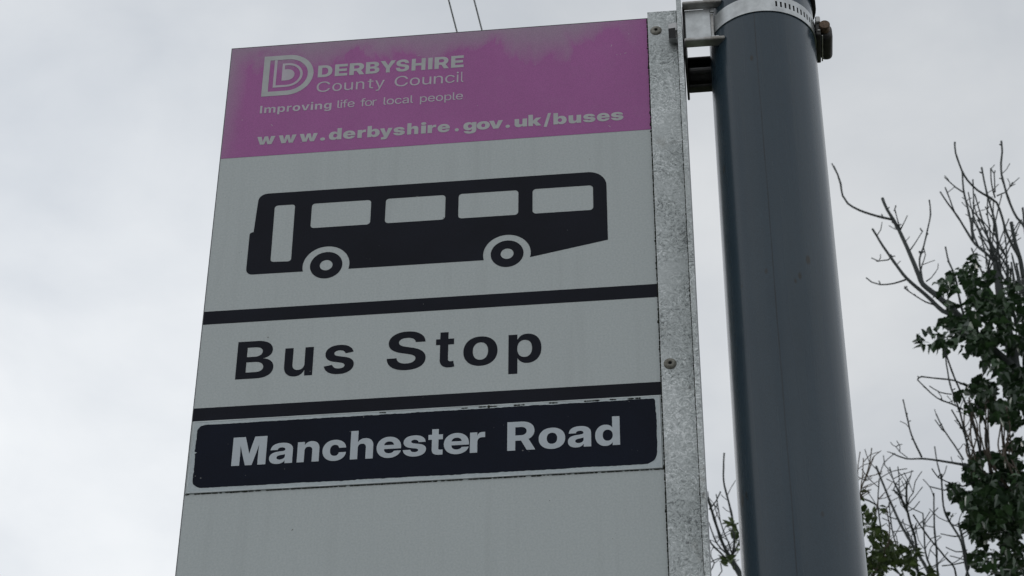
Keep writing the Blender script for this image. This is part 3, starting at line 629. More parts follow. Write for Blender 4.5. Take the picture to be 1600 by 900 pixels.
# emblem: a broad D outline with a thin spiral D inside it
cxD, czD = 64.1, -44.0
outer = [(37.6, -15.6), (cxD, -15.6)] + arc(cxD, czD, 28.4, 90, -90, 28) + [(37.6, -72.4)]
hole = [(44.3, -21.8), (cxD, -21.8)] + arc(cxD, czD, 22.2, 90, -90, 24) + [(44.3, -66.2)]
spiral = ([(49.2, -21.6), (52.2, -21.6), (52.2, -57.9)] + arc(cxD, -44.1, 13.9, -90, 90, 18) + [(60.8, -30.2), (60.8, -35.9)]
          + arc(64.0, -43.8, 7.9, 90, -90, 12) + [(58.2, -51.7), (58.2, -27.4)] + arc(cxD, -44.1, 16.7, 90, -90, 22) + [(49.2, -60.8)])
flat_shape('emblem', [outer, hole], YL, 0.0001, LETTER_GREY, head)
flat_shape('emblem', [spiral], YL, 0.0001, LETTER_PALE, head)

DERB = [97.3, 112.9, 115.7, 129.2, 131.4, 147.6, 149.1, 163.9, 164.8, 181.1, 181.6, 195.8, 198.4, 213.3, 216.1, 220.8, 223.0, 238.3, 240.8, 254.2]
flat_shape('lettering', letters_boxed('k', 'DERBYSHIRE', pairs(DERB), -50.8, 22.9), YL, 0.0001, LETTER_GREY, head)
CC = [97.1, 111.7, 114.1, 124.4, 126.9, 136.3, 139.5, 148.4, 152.0, 158.4, 160.1, 170.2, 181.0, 195.2, 197.2, 208.0, 210.6, 220.2, 222.8, 232.5, 235.0, 245.2, 247.1, 249.3, 251.9, 254.4]
flat_shape('lettering', letters_boxed('c', 'CountyCouncil', pairs(CC), -71.6, 19.6), YL, 0.0001, LETTER_PALE, head)
flat_shape('lettering', word('m', 'Improving', 37.9, 114.6, -95.8, 14.4, 1.06), YL, 0.0001, LETTER_PALE, head)
tagl = []
for w_, a, b in (('life', 120.9, 139.3), ('for', 145.5, 162.7), ('local', 170.2, 201.7), ('people', 208.9, 254.4)):
    tagl = word('r', w_, a, b, -95.8, 14.4, 1.06)
    flat_shape('lettering', tagl, YL, 0.0001, LETTER_PALE, head)
url = []
UX = [35, 178, 205, 345, 370, 512, 533, 572, 600, 700, 712, 808, 825, 890, 902, 998, 1000, 1098, 1105, 1195, 1213, 1300, 1320, 1360, 1372, 1438, 1450, 1545]
ub = [(37.8 + (x / 5 + 395 - 402) * 0.6745) for x in UX]
url += letters_boxed('u', 'www.derbyshire', pairs(ub), -139.0, 21.0)
for w_, a, b in (('.', 246.7, 251.0), ('gov', 255.6, 297.0), ('.', 299.7, 304.3), ('uk', 309.1, 337.0), ('/', 339.4, 347.1), ('buses', 349.5, 421.9)):
    url += letters_boxed('u', w_, [(a, b)], -139.0, 21.0) if len(w_) == 1 else word('u', w_, a, b, -139.0, 21.0, 1.16)
flat_shape('lettering', url, YL, 0.0001, LETTER_GREY, head)

# the bus symbol
body = (arc(54.5, -214.5, 9.5, 172, 90, 6) + arc(384.5, -223.3, 18.3, 90, 0, 12) + [(403, -292.3), (325.5, -307.8)]
        + arc(302.4, -302.0, 23.8, -14, 194, 26) + [(279.4, -308.0), (143.6, -308.0)] + arc(120.4, -302.0, 23.8, -14, 194, 26) + [(97.4, -307.8)]
        + arc(46, -300.8, 6.8, -90, -180, 6) + arc(42.3, -257.3, 3.0, 180, 95, 5) + [(43.2, -254.0)])
holes = [[(67.2, -221.4)] + arc(80.8, -224.6, 3.2, 90, 4, 5) + arc(81.2, -290.8, 3.2, -4, -90, 5) + arc(66.5, -290.2, 3.2, -90, -176, 5) + arc(66.2, -224.8, 3.3, 176, 96, 5)]
for a, b in ((101.6, 162.9), (177.9, 239.2), (252.6, 313.5), (327.9, 389.1)):
    holes.append(rrect(a, b, -253.7, -222.1, 3.8))
wheels = []
for cx in (120.6, 302.6):
    wheels += [arc(cx, -301.8, 16.4, 0, 360, 40)[:-1], arc(cx, -301.8, 6.5, 0, 360, 24)[:-1]]
flat_shape('bus_symbol', [body] + holes + wheels, -0.00022, 0.0002, BLACK, sign)

for z0, z1 in ((-365.8, -350.2), (-479.0, -464.4)):
    flat_shape('stripe', [[(0.7, z0), (0.7, z1), (452, z1), (452, z0)]], -0.00022, 0.0002, BLACK, sign)
BUS = [38.4, 75.3, 85.9, 114.1, 125.1, 154.4, 186.6, 224.4, 234.2, 252.6, 261.1, 294.2, 304.8, 336.6]
flat_shape('lettering', letters_boxed('b', 'Bus', pairs(BUS[:6]), -433.4, 60.4), -0.00022, 0.0002, BLACK, sign)
flat_shape('lettering', letters_boxed('b', 'Stop', pairs(BUS[6:]), -433.4, 60.4), -0.00022, 0.0002, BLACK, sign)

# the stuck-on road name plate
plate = flat_shape('name_plate', [rrect(2.0, 448.3, -560.0, -479.9, 1.0, 3)], -0.0012, 0.0012, PLATE_WHITE, sign, bev=0.00025)
def ragged(loop, amp, step=1.6, freq=0.35):
    out = []
    for (x0, z0), (x1, z1) in zip(loop, loop[1:] + loop[:1]):
        k = max(1, int(math.hypot(x1 - x0, z1 - z0) / step))
        for i in range(k):
            x, z = x0 + (x1 - x0) * i / k, z0 + (z1 - z0) * i / k
            d_ = mnoise.noise(Vector((x * freq, z * freq, 1.3))) * amp + mnoise.noise(Vector((x * 0.05, z * 0.05, 4.1))) * amp
            v = Vector((225 - x, (-519 - z) * 5)).normalized()
            out.append((x + v.x * d_, z + v.y * d_))
    return out
navy_loop = [(19, -484.6)] + [(438, -483.6)] + arc(441, -486.5, 3, 90, 0, 4) + [(444.2, -530)] + arc(432.4, -543.4, 11.4, 0, -90, 8) + [(200, -555.0)] + arc(16.5, -545.0, 9.6, -90, -180, 8) + [(7.2, -520), (6.8, -516.6), (9.0, -515.4), (6.6, -514.2)] + arc(14.5, -492.4, 7.8, 180, 90, 8)
flat_shape('plate_rim', [rrect(2.3, 448.0, -559.7, -480.2, 1.0, 3), rrect(3.3, 447.0, -558.8, -481.2, 0.8, 3)], -0.0014, 0.0003, PLATE_RIM, plate)
face = flat_shape('plate_film', [ragged(navy_loop, 0.55)], -0.00140, 0.0002, NAVY, plate)
MAN = [43.0, 75.7, 78.9, 101.2, 105.6, 126.6, 129.7, 152.1, 156.2, 177.9, 181.2, 204.4, 206.2, 228.1, 230.1, 243.8, 244.9, 268.5, 269.5, 283.7, 304.6, 330.9, 334.1, 358.9, 361.4, 383.1, 386.9, 409.9]
flat_shape('lettering', letters_boxed('n', 'Manchester', pairs(MAN[:20]), -532.6, 43.2), -0.00160, 0.0002, LETTER_PLATE, plate)
flat_shape('lettering', letters_boxed('n', 'Road', pairs(MAN[20:]), -532.6, 43.2), -0.00160, 0.0002, LETTER_PLATE, plate)

def dirt_shade_line(p0, p1, w0, w1, seed, gap=0.0):
    """small dark lumps along an edge, one mesh"""
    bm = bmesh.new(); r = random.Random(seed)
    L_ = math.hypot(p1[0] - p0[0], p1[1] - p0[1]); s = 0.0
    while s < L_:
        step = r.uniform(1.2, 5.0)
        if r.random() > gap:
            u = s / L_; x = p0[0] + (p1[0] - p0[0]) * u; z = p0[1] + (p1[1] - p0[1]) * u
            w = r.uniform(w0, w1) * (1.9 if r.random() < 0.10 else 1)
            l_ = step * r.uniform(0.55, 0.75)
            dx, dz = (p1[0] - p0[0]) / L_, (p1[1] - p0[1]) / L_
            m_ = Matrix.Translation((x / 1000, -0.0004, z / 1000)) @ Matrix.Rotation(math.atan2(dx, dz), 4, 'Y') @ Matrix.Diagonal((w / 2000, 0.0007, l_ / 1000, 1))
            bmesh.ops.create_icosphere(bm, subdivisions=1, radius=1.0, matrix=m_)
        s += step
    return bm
from_bm('dirt_shade_seam', dirt_shade_line((450.0, -2), (450.0, -760), 0.9, 1.9, 3), MOSS_SHADE, sign, True)
from_bm('dirt_shade_seam', dirt_shade_line((3, -560.6), (449, -560.6), 0.5, 0.9, 5, 0.10), MOSS_SHADE, sign, True)  # dirt together with the plate's bottom shadow, painted as one dark line
for k_, (x, l_) in enumerate(((183, 6), (262, 5), (279, 16), (312, 9), (345, 7), (378, 12), (402, 4), (421, 9))):
    bm = dirt_shade_line((x, -482.0 - 0.4 * (k_ % 2)), (x + l_, -482.3), 0.8, 1.9, 8 + k_)
    bmesh.ops.translate(bm, verts=bm.verts, vec=(0, -0.0009, 0))
    from_bm('dirt_spot', bm, MOSS_SHADE, plate, True)

# scratches and chips through the pink film
for x, z, l_, a in ((411.5, -35.5, 4.2, 70), (417, -49, 2.0, 10), (421, -48.4, 1.6, 30), (426, -47.4, 3.6, 15), (430, -20.5, 1.4, 60), (407.5, -146.5, 4.5, -50), (206, -29.5, 5.0, 20), (202, -34.5, 2.2, 60), (180, -37.5, 2.0, 80), (19.5, -103, 2.0, 80), (52, -113, 4.0, -50), (270, -106, 1.6, 40), (85.2, -139.5, 2.2, 0)):
    bm = bmesh.new()
    m_ = Matrix.Translation((x / 1000, -0.00030, z / 1000)) @ Matrix.Rotation(math.radians(-a), 4, 'Y') @ Matrix.Diagonal((l_ / 2000, 0.00012, 0.00028, 1))
    bmesh.ops.create_icosphere(bm, subdivisions=1, radius=1.0, matrix=m_)
    from_bm('scratch', bm, LETTER_PALE, head)

# galvanised angle: flat leg on the panel, the other leg standing forward
bm = bmesh.new()
sec = [(0.4508, -0.0014), (0.4508, -0.0044), (0.4818, -0.0044), (0.4822, -0.0300), (0.4872, -0.0300), (0.4872, 0.0330), (0.4826, 0.0330), (0.4824, 0.0034), (0.4820, 0.0034), (0.4820, -0.0014)]
rows = []
zs = [0.0045] + [-0.76 * i / 40 for i in range(1, 41)]
for z in zs:
    rows.append([bm.verts.new((x + 0.00025 * mnoise.noise(Vector((k * 3.1, z * 9, 0))), y, z)) for k, (x, y) in enumerate(sec)])
for a, b in zip(rows, rows[1:]):
    for i in range(len(sec)): bm.faces.new((a[i], a[(i + 1) % len(sec)], b[(i + 1) % len(sec)], b[i]))
bm.faces.new(rows[0]); bm.faces.new(rows[-1][::-1])
es = [e for e in bm.edges if len(e.link_faces) == 2 and e.calc_face_angle(0) > 0.8]
bmesh.ops.bevel(bm, geom=es, offset=0.0006, segments=2, affect='EDGES', profile=0.5)
angle = from_bm('mounting_angle', bm, GALV, sign)

bm = dirt_shade_line((481.4, 2), (481.4, -760), 0.7, 1.1, 13)
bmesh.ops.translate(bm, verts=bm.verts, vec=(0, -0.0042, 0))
from_bm('dirt_shade_seam', bm, MOSS_SHADE, angle, True)  # dark line painted in for the shade of the inner corner

def rivet(x, z):
    bm = bmesh.new()
    prof = [(0.0061, 0.0), (0.0061, 0.0004), (0.0052, 0.0013), (0.0038, 0.0019), (0.0023, 0.0021), (0.0018, 0.0017), (0.0017, 0.0004)]
    bm_lathe(bm, prof, 0, 0, 28, caps=False)
    bmesh.ops.transform(bm, matrix=Matrix.Translation((x, -0.0044, z)) @ Matrix.Rotation(math.pi / 2, 4, 'X'), verts=bm.verts)
    rv = from_bm('rivet', bm, RIVET, angle, True)
    bm = bmesh.new(); bm_cyl(bm, (x, -0.0046, z), (x, -0.0052, z), 0.0019, n=16)
    from_bm('rivet_hole', bm, HOLE, angle)
for z in (-0.0225, -0.4475, -0.735): rivet(0.4593, z)

# ------------------------------------------------------------------ pole
PX, PY, PR = 0.5696, 0.008, 0.0552
pole = tag(empty('sign_pole', (PX, PY, 0)), 'round grey painted steel pole with dark cap standing right beside the bus stop sign', 'pole')
bm = bmesh.new()
bm_lathe(bm, [(PR, -0.4), (PR, 1.2), (PR, 2.2), (PR, 2.8), (PR, ZT + 0.029), (PR, ZT + 0.030)], 0, 0, 96, caps=False)
from_bm('post', bm, POLE, pole, True)
bm = bmesh.new()
bm_lathe(bm, [(PR + 0.0006, ZT + 0.004), (PR + 0.0042, ZT + 0.003), (PR + 0.0042, ZT + 0.034), (PR + 0.001, ZT + 0.041), (0.030, ZT + 0.048), (0.002, ZT + 0.050)], 0, 0, 64)
from_bm('pole_cap', bm, CAP, pole, True)

# ------------------------------------------------------------------ clamp holding the sign to the pole
clamp = tag(empty('pole_clamp', (PX, PY, ZT - 0.046)), 'stainless steel band clamp with bracket and worm screw wrapped around the grey pole', 'clamp')
R0 = PR + 0.0004
B0, B1 = 0.0, 0.0215        # band bottom and top, from the clamp's base
def ring_pt(r, a, z): return (r * math.sin(math.radians(a)), -r * math.cos(math.radians(a)), z)   # a: 0 faces the viewer, + to the right
slots = [15.5 + 5.1 * i for i in range(14)]
cuts = sorted(set([-60 + 2.0 * i for i in range(37)] + [v for s in slots for v in (s, s + 2.1)] + [90 + 4 * i for i in range(50)]))
cuts = [a for a in cuts if a <= 242]
zsb = [B0, 0.0060, 0.0067, 0.0142, 0.0149, B1]
bm = bmesh.new()
grid = [[[bm.verts.new(ring_pt(R0 + t_, a, z)) for z in zsb] for a in cuts] for t_ in (0.0, 0.0009)]
def is_slot(i, j):
    a = (cuts[i] + cuts[i + 1]) / 2
    return any(s < a < s + 2.1 for s in slots) and j in (2,)
for i in range(len(cuts) - 1):
    for j in range(len(zsb) - 1):
        if is_slot(i, j): continue
        for g, fl in ((grid[0], 1), (grid[1], 0)):
            q_ = [g[i][j], g[i + 1][j], g[i + 1][j + 1], g[i][j + 1]]
            bm.faces.new(q_[::-1] if fl else q_)
        for (di, dj, a_, b_) in ((-1, 0, (i, j), (i, j + 1)), (1, 0, (i + 1, j), (i + 1, j + 1)), (0, -1, (i, j), (i + 1, j)), (0, 1, (i, j + 1), (i + 1, j + 1))):
            ii, jj = i + di, j + dj
            if ii < 0 or ii >= len(cuts) - 1 or jj < 0 or jj >= len(zsb) - 1 or is_slot(ii, jj):
                bm.faces.new((grid[0][a_[0]][a_[1]], grid[0][b_[0]][b_[1]], grid[1][b_[0]][b_[1]], grid[1][a_[0]][a_[1]]))
band = from_bm('band', bm, STEEL, clamp)
bm = bmesh.new()                                   # black sheet under the band, painting in the shade of its slots
zz = [(R0 + 0.0001, 0.0055), (R0 + 0.0001, 0.0155)]
rows = [[bm.verts.new(ring_pt(r, 13 + 2 * i, z)) for i in range(40)] for r, z in zz]
for i in range(39): bm.faces.new((rows[0][i], rows[0][i + 1], rows[1][i + 1], rows[1][i]))
from_bm('slot_backing', bm, HOLE, band)

# worm screw housing on the right-hand side of the pole
HX = R0 + 0.001
bm = bmesh.new()
bm_box(bm, HX - 0.0005, HX + 0.0045, -0.0150, 0.0300, -0.0010, 0.0220, 0.0012)
bm_box(bm, HX + 0.0040, HX + 0.0170, -0.0085, 0.0300, 0.0005, 0.0205, 0.0054, 4)
housing = from_bm('screw_housing', bm, DARK_METAL, clamp, True)
bm = bmesh.new()
bm_cyl(bm, (HX + 0.0090, -0.0175, 0.0110), (HX + 0.0090, -0.0082, 0.0110), 0.0056, n=24, bevel=0.0008)
from_bm('screw_head', bm, RUSTY, clamp)
bm = bmesh.new()
bm_box(bm, HX - 0.0002, HX + 0.0050, -0.0172, -0.0135, 0.0150, 0.0232, 0.0012)
bm_box(bm, HX + 0.0052, HX + 0.0066, -0.0120, 0.0280, -0.0004, 0.0010, 0.0003)
bm_box(bm, HX + 0.0010, HX + 0.0042, -0.0165, -0.0140, 0.0035, 0.0052, 0.0006)
from_bm('housing_lip', bm, STEEL_FORMED, clamp, True)

# bracket: web against the angle, a jaw in front with folded flanges, a jaw behind
ox, oy, oz = -PX, -PY, -(-0.046)                   # sign coordinates -> clamp coordinates
def cbox(bm, x0, x1, y0, y1, z0, z1, bevel=0.001): bm_box(bm, x0 + ox, x1 + ox, y0 + oy, y1 + oy, z0 + oz, z1 + oz, bevel)
bracket_bm = bmesh.new()
cbox(bracket_bm, 0.4880, 0.4905, -0.0215, 0.0500, -0.0760, -0.0060)
web = from_bm('bracket_web', bracket_bm, DARK_METAL, clamp)
bm = bmesh.new()
cbox(bm, 0.4905, 0.5170, -0.0240, -0.0218, -0.0610, -0.0150, 0.0008)     # face
cbox(bm, 0.5170, 0.5212, -0.0240, -0.0218, -0.0610, -0.0525, 0.0006)     # strips above and below the slot
cbox(bm, 0.5170, 0.5212, -0.0240, -0.0218, -0.0200, -0.0150, 0.0006)
cbox(bm, 0.5212, 0.5300, -0.0245, -0.0222, -0.0612, -0.0530, 0.0008)
jaw = from_bm('bracket_face', bm, STEEL, clamp)
bm = bmesh.new()
cbox(bm, 0.4885, 0.5300, -0.0330, -0.0215, -0.0135, -0.0100, 0.0014)      # top flange
from_bm('bracket_flange', bm, STEEL_FORMED, clamp)
bm = bmesh.new()
cbox(bm, 0.4890, 0.5310, -0.0335, -0.0215, -0.0660, -0.0620, 0.0014)      # bottom flange
from_bm('bracket_flange', bm, STEEL_FORMED, clamp)
bm = bmesh.new()
cbox(bm, 0.5172, 0.5200, -0.0215, -0.0195, -0.0520, -0.0205, 0.0003)
from_bm('slot_bar', bm, STEEL_FORMED, clamp)
bm = bmesh.new()
ZJ = -0.011
cbox(bm, 0.4900, 0.5190, 0.0400, 0.0425, ZJ - 0.0600, ZJ - 0.0220, 0.0010)
cbox(bm, 0.4900, 0.5200, 0.0290, 0.0400, ZJ - 0.0640, ZJ - 0.0605, 0.0014)
cbox(bm, 0.4900, 0.5190, 0.0300, 0.0400, ZJ - 0.0245, ZJ - 0.0210, 0.0014)
cbox(bm, 0.5165, 0.5192, 0.0300, 0.0415, ZJ - 0.0610, ZJ - 0.0240, 0.0010)
bm_cyl(bm, (0.4905 + ox, 0.034 + oy, ZJ - 0.046 + oz), (0.517 + ox, 0.034 + oy, ZJ - 0.046 + oz), 0.0095, n=20, bevel=0.002)
from_bm('rear_jaw', bm, DARK_METAL, clamp)  # the jaw's shadowed look is put into its darker steel colour
# hex bolt through the angle
bm = bmesh.new()
hexr = []
for x_ in (0.4728, 0.4737, 0.4800):
    rad = 0.0100 if x_ < 0.474 else 0.0110
    hexr.append([bm.verts.new((x_ + ox, -0.0135 + oy - rad * math.cos(math.radians(60 * k_ - 10)), -0.0365 + oz + rad * math.sin(math.radians(60 * k_ - 10)))) for k_ in range(6)])
for a_, b_ in zip(hexr, hexr[1:]):
    for k_ in range(6): bm.faces.new((a_[k_], a_[(k_ + 1) % 6], b_[(k_ + 1) % 6], b_[k_]))
bm.faces.new(hexr[0]); bm.faces.new(hexr[-1])
bm_cyl(bm, (0.4800 + ox, -0.0135 + oy, -0.0365 + oz), (0.4818 + ox, -0.0135 + oy, -0.0365 + oz), 0.0112, n=28)
from_bm('bolt', bm, ZINC, clamp)

# ------------------------------------------------------------------ overhead cables
def pix_dir(u, v): return (right * ((u - 800) / F_PX) + fwd - up * ((v - 450) / F_PX))
def at_depth(u, v, Y):
    d_ = pix_dir(u, v); return CAM + d_ * ((Y - CAM.y) / d_.y)
def at_height(u, v, z):
    d_ = pix_dir(u, v); return CAM + d_ * ((z - CAM.z) / d_.z)
for (a, b), lab in ((((701.0, 0), (714.0, 49.7)), 'thin dark overhead cable above the pink header, the left one of the pair'),
                    (((740.8, 0), (753.0, 47.0)), 'thin dark overhead cable above the pink header, the right one of the pair')):
    p, q_ = at_height(*a, 7.0), at_height(*b, 7.0); d_ = (q_ - p).normalized()
    pts = []
    for i in range(61):
        s = -25 + i * 1.0; pt = p + d_ * s; pt.z += 0.0007 * (s - 5) ** 2 - 0.0007 * 25; pts.append(pt)
    o0 = pts[0].copy()
    bm = bmesh.new(); bm_tube(bm, [x - o0 for x in pts], [0.0027] * 61, 8)
    tag(from_bm('overhead_cable', bm, WIRE, None, True, o0), lab, 'cable', 'overhead cables')

# ------------------------------------------------------------------ trees
class Tree:
    """branches are traced as tip -> base lines seen from the pavement and stand at their own distances"""
    def __init__(self, Y, seed):
        self.Y = Y; self.r = random.Random(seed); self.nodes = []; self.groups = {}
    def depth_near(self, u, v):
        best = None
        for (a, b, y) in self.nodes:
            q = (a - u) ** 2 + (b - v) ** 2
            if best is None or q < best[0]: best = (q, y)
        if best and best[0] < 22 ** 2: return best[1]
        return self.Y + self.r.uniform(-0.5, 0.5)
    def branch(self, part, pts, w0, w1, spread=0.6, wig=0.22, step=8.0, nodes=True, lim=True):
        """pts in tip->base order, w0/w1 widths at tip/base in photo pixels"""
        pts = pts[::-1]; r = self.r
        y0 = self.depth_near(*pts[0])
        # smooth the line
        P = []
        for i in range(len(pts) - 1):
            a = pts[max(0, i - 1)]; b = pts[i]; c = pts[i + 1]; d_ = pts[min(len(pts) - 1, i + 2)]
            k = max(1, int(math.hypot(c[0] - b[0], c[1] - b[1]) / step))
            for j in range(k):
                t = j / k
                P.append(tuple(0.5 * (2 * b[m] + (c[m] - a[m]) * t + (2 * a[m] - 5 * b[m] + 4 * c[m] - d_[m]) * t * t + (3 * b[m] - a[m] - 3 * c[m] + d_[m]) * t ** 3) for m in (0, 1)))
        P.append(pts[-1])
        length = sum(math.hypot(b[0] - a[0], b[1] - a[1]) for a, b in zip(P, P[1:]))
        dy = r.choice((-1, 1)) * r.uniform(0.3, 1.0) * spread * length / 270.0
        s = 0; V = []; R = []; prev = P[0]; cyc = r.uniform(22, 34); ph = r.uniform(0, cyc)
        clean = P
        for p in P:
            s += math.hypot(p[0] - prev[0], p[1] - prev[1]); prev = p
            u = s / max(length, 1); y = y0 + dy * u
            d_ = (at_depth(p[0], p[1], y) - CAM).length
            w = (w1 + (w0 - w1) * u ** 0.8)
            bmp = 1.0
            if nodes and w < 6:
                f_ = ((s + ph) % cyc) / cyc
                bmp = 1.0 + 0.22 * math.exp(-((f_ - 0.5) * 10) ** 2)
                if p is P[-1]: bmp = 1.2
            jx = r.uniform(-wig, wig) if 0 < u < 1 else 0
            q = at_depth(p[0] + jx, p[1], y)
            V.append(q); R.append(0.5 * w * bmp * d_ / F_PX)
            self.nodes.append((p[0], p[1], y))
        self.groups.setdefault(part, []).append((V, R, 5 if w1 < 4 else 9))
        if lim: self.last = (P, y0, dy, w1)
        return V
    def sprigs(self, part, n, lmin=10, lmax=28, w=1.7, box=None):
        r = self.r; cand = [k for k in self.nodes if box is None or (box[0] < k[0] < box[2] and box[1] < k[1] < box[3])]
        for _ in range(n):
            u, v, y = r.choice(cand)
            a = math.radians(r.choice((-1, 1)) * r.uniform(15, 75)); l = r.uniform(lmin, lmax)
            c = r.uniform(-0.3, 0.3)
            tip = (u + math.sin(a) * l, v - math.cos(a) * l); mid = (u + math.sin(a + c) * l * .5, v - math.cos(a + c) * l * .5)
            keep = self.nodes; self.nodes = [(u, v, y)]
            self.branch(part, [tip, mid, (u, v)], w * 0.8, w, spread=0.9)
            self.nodes = keep
    def build(self, name, label, cat, mats, base, group=None):
        t = empty(name, base); tag(t, label, cat, group)
        o0 = Vector(base)
        for part, tubes in self.groups.items():
            bm = bmesh.new()
            for V, R, n_ in tubes: bm_tube(bm, [p - o0 for p in V], R, n_)
            from_bm(part, bm, mats[part], t, True)
        return t

def leaf_mesh(bm, pos, size, r, droop=True, narrow=0.8, lobes=True):
    """one small leaf blade, slightly folded along its midrib"""
    az = r.uniform(0, 2 * math.pi); el = r.uniform(-1.3, 0.35) if droop else r.uniform(-0.6, 1.1)
    dv = Vector((math.cos(az) * math.cos(el), math.sin(az) * math.cos(el), math.sin(el)))
    side = dv.cross(Vector((r.uniform(-.7, .7), r.uniform(-.7, .7), 1))).normalized(); nn = side.cross(dv)
    w = size * narrow * r.uniform(0.8, 1.1); f = size * r.uniform(0.05, 0.22)
    if lobes: prof = [(0.0, 0.0), (0.02, 0.30), (0.22, 0.48), (0.45, 0.33), (0.62, 0.30)]
    else: prof = [(0.0, 0.0), (0.18, 0.26), (0.45, 0.42), (0.75, 0.24)]
    bend = r.uniform(-0.25, 0.1)
    P = lambda u, s: pos + dv * (u * size) + side * (s * w) + nn * (abs(s) * 2 * f + bend * size * u * u)
    tip = bm.verts.new(P(1.0, 0)); base = bm.verts.new(P(0, 0)); midv = bm.verts.new(P(0.45, 0))
    for sg in (1, -1):
        vs_ = [bm.verts.new(P(u, s * sg)) for u, s in prof[1:]]
        chain = [base] + vs_ + [tip]
        h_ = len(chain) // 2
        for a, b in zip(chain, chain[1:]):
            bm.faces.new((midv, a, b) if sg > 0 else (midv, b, a))

def leaves(tree_obj, name, mat, blobs, Y, size, seed, droop=True, narrow=0.9, lobes=True, spread_y=0.45, density=2.3):
    """blobs: (u, v, ru, rv, count) clumps of leaves"""
    r = random.Random(seed); bm = bmesh.new(); o0 = tree_obj.location.copy()
    for (u, v, ru, rv, cnt) in blobs:
        yc = Y + r.uniform(-0.25, 0.25)
        for _ in range(int(cnt * density)):
            a = r.uniform(0, 2 * math.pi); q = math.sqrt(r.random())
            uu, vv = u + math.cos(a) * q * ru, v + math.sin(a) * q * rv
            if mnoise.noise(Vector((uu * 0.035, vv * 0.035, seed))) < -0.17: continue
            y = yc + r.gauss(0, spread_y * 0.6)
            p = at_depth(uu, vv, y)
            leaf_mesh(bm, p - o0, size * r.uniform(0.5, 1.45), r, droop, narrow, lobes)
    return from_bm_raw(name, bm, mat, tree_obj)

def from_bm_raw(name, bm, mat, parent):
    me = bpy.data.meshes.new(name); bm.to_mesh(me); bm.free()
    return link_mesh(name, me, mat, parent)

# --- the ivy-clad tree on the right
T = Tree(10.5, 11)
TB = at_depth(1665, 900, 10.5); TB = Vector((TB.x, TB.y, 0.0))
gx = lambda pts: pts
lowest = at_depth(1662, 960, 10.5)
T.groups['trunk'] = [([TB + Vector((0, 0, -0.3)), TB + Vector((0.05, 0, 1.5)), TB + Vector((-.03, 0, 3.5)), lowest.lerp(TB, 0.25), lowest], [0.26, 0.21, 0.18, 0.15, 0.13], 12)]
T.nodes.append((1662, 960, 10.5))
T.branch('trunk', [(1566, 563), (1588, 590), (1612, 640), (1640, 740), (1655, 860), (1662, 960)], 24, 62, 0.2, 0.8, nodes=False)
T.branch('trunk', [(1485, 480), (1510, 507), (1537, 536), (1566, 563), (1588, 590)], 11, 25, 0.5, 0.8, nodes=False)
T.branch('trunk', [(1557, 412), (1562, 450), (1570, 500), (1580, 545), (1588, 590)], 12, 20, 0.4, 0.8, nodes=False)
T.branch('trunk', [(1600, 437), (1606, 480), (1604, 540), (1606, 610), (1612, 640)], 9, 16, 0.4, 0.8, nodes=False)
T.branch('trunk', [(1505, 726), (1540, 745), (1585, 775), (1640, 800), (1655, 860)], 8, 26, 0.5, 0.8, nodes=False)
B = 'branches'
def br(pts, w0, w1, **k): T.branch(B, pts, w0, w1, **k)
br([(1378.8, 310), (1386, 327.3), (1396.7, 344.7), (1407.3, 364.7), (1420.7, 394), (1435.3, 428.7), (1442.4, 444.7), (1464, 462), (1487, 482)], 4.2, 10)
br([(1302.5, 259.9), (1308.7, 272.7), (1313.5, 287.3), (1316.7, 306), (1324.7, 318), (1343.3, 328.7), (1370, 337.5), (1394, 343)], 2.6, 4)
br([(1363.3, 358), (1370, 368.7), (1380.7, 386), (1396.7, 408.7), (1416.7, 435), (1449, 463), (1473, 486), (1492, 492)], 3.0, 8)
br([(1353.5, 434), (1362, 440.7), (1375.3, 444.7), (1396.7, 442.8), (1415, 437)], 1.8, 3)
br([(1361.5, 403), (1372.7, 408), (1388, 406), (1393, 402)], 1.5, 2)
br([(1398, 326), (1402, 342), (1407, 360)], 1.5, 2.2)
br([(1418, 336.7), (1413, 347), (1407, 359)], 1.4, 2)
br([(1441.5, 361.5), (1431, 378), (1420.7, 393)], 1.4, 2)
br([(1452, 312.7), (1453.9, 335.3), (1449.3, 359), (1443.3, 386), (1436.7, 404.7), (1439, 424), (1442, 442)], 2.2, 3.4)
br([(1443, 386), (1446, 398), (1441, 414), (1439, 424)], 1.5, 2)
br([(1462, 425), (1455, 434), (1447, 440)], 1.4, 2)
br([(1413, 450), (1430, 462), (1447, 472), (1462, 477)], 1.6, 2.6)
br([(1492, 222), (1493.3, 239.3), (1502.7, 266), (1512, 282), (1528, 298), (1546.7, 308.7), (1557.3, 316.7), (1565.3, 338), (1574, 367), (1592, 402)], 2.6, 4.5)
br([(1503.5, 267.3), (1505.3, 295.3), (1512, 324.7), (1517.3, 348.7), (1520, 375)], 2.6, 4)
br([(1476, 277.2), (1493.3, 292.7), (1505.3, 300.7)], 1.7, 2.4)
br([(1469.3, 300), (1481.3, 318), (1496, 338), (1509.3, 359.3), (1522.7, 380.7), (1538.7, 394), (1557, 412)], 2.2, 5)
br([(1476.8, 293), (1484, 311.3), (1491, 331)], 1.9, 2.4)
br([(1533.9, 262), (1540, 292.7), (1546.7, 319.3), (1554.7, 346), (1558.7, 375.3), (1556, 410)], 2.6, 4)
br([(1548, 263.3), (1549.3, 287.3), (1554.7, 309)], 2, 2.6)
br([(1548, 263.5), (1553.3, 271.3), (1554.7, 300)], 1.8, 2.2)
br([(1564.5, 220.7), (1566, 236.7), (1564, 263.3), (1569.3, 290), (1578.7, 319.3), (1589.3, 340.7), (1601, 356), (1606, 400), (1604, 440)], 2.8, 5)
br([(1520, 280.7), (1521.3, 318), (1520, 360), (1528, 384)], 2, 3)
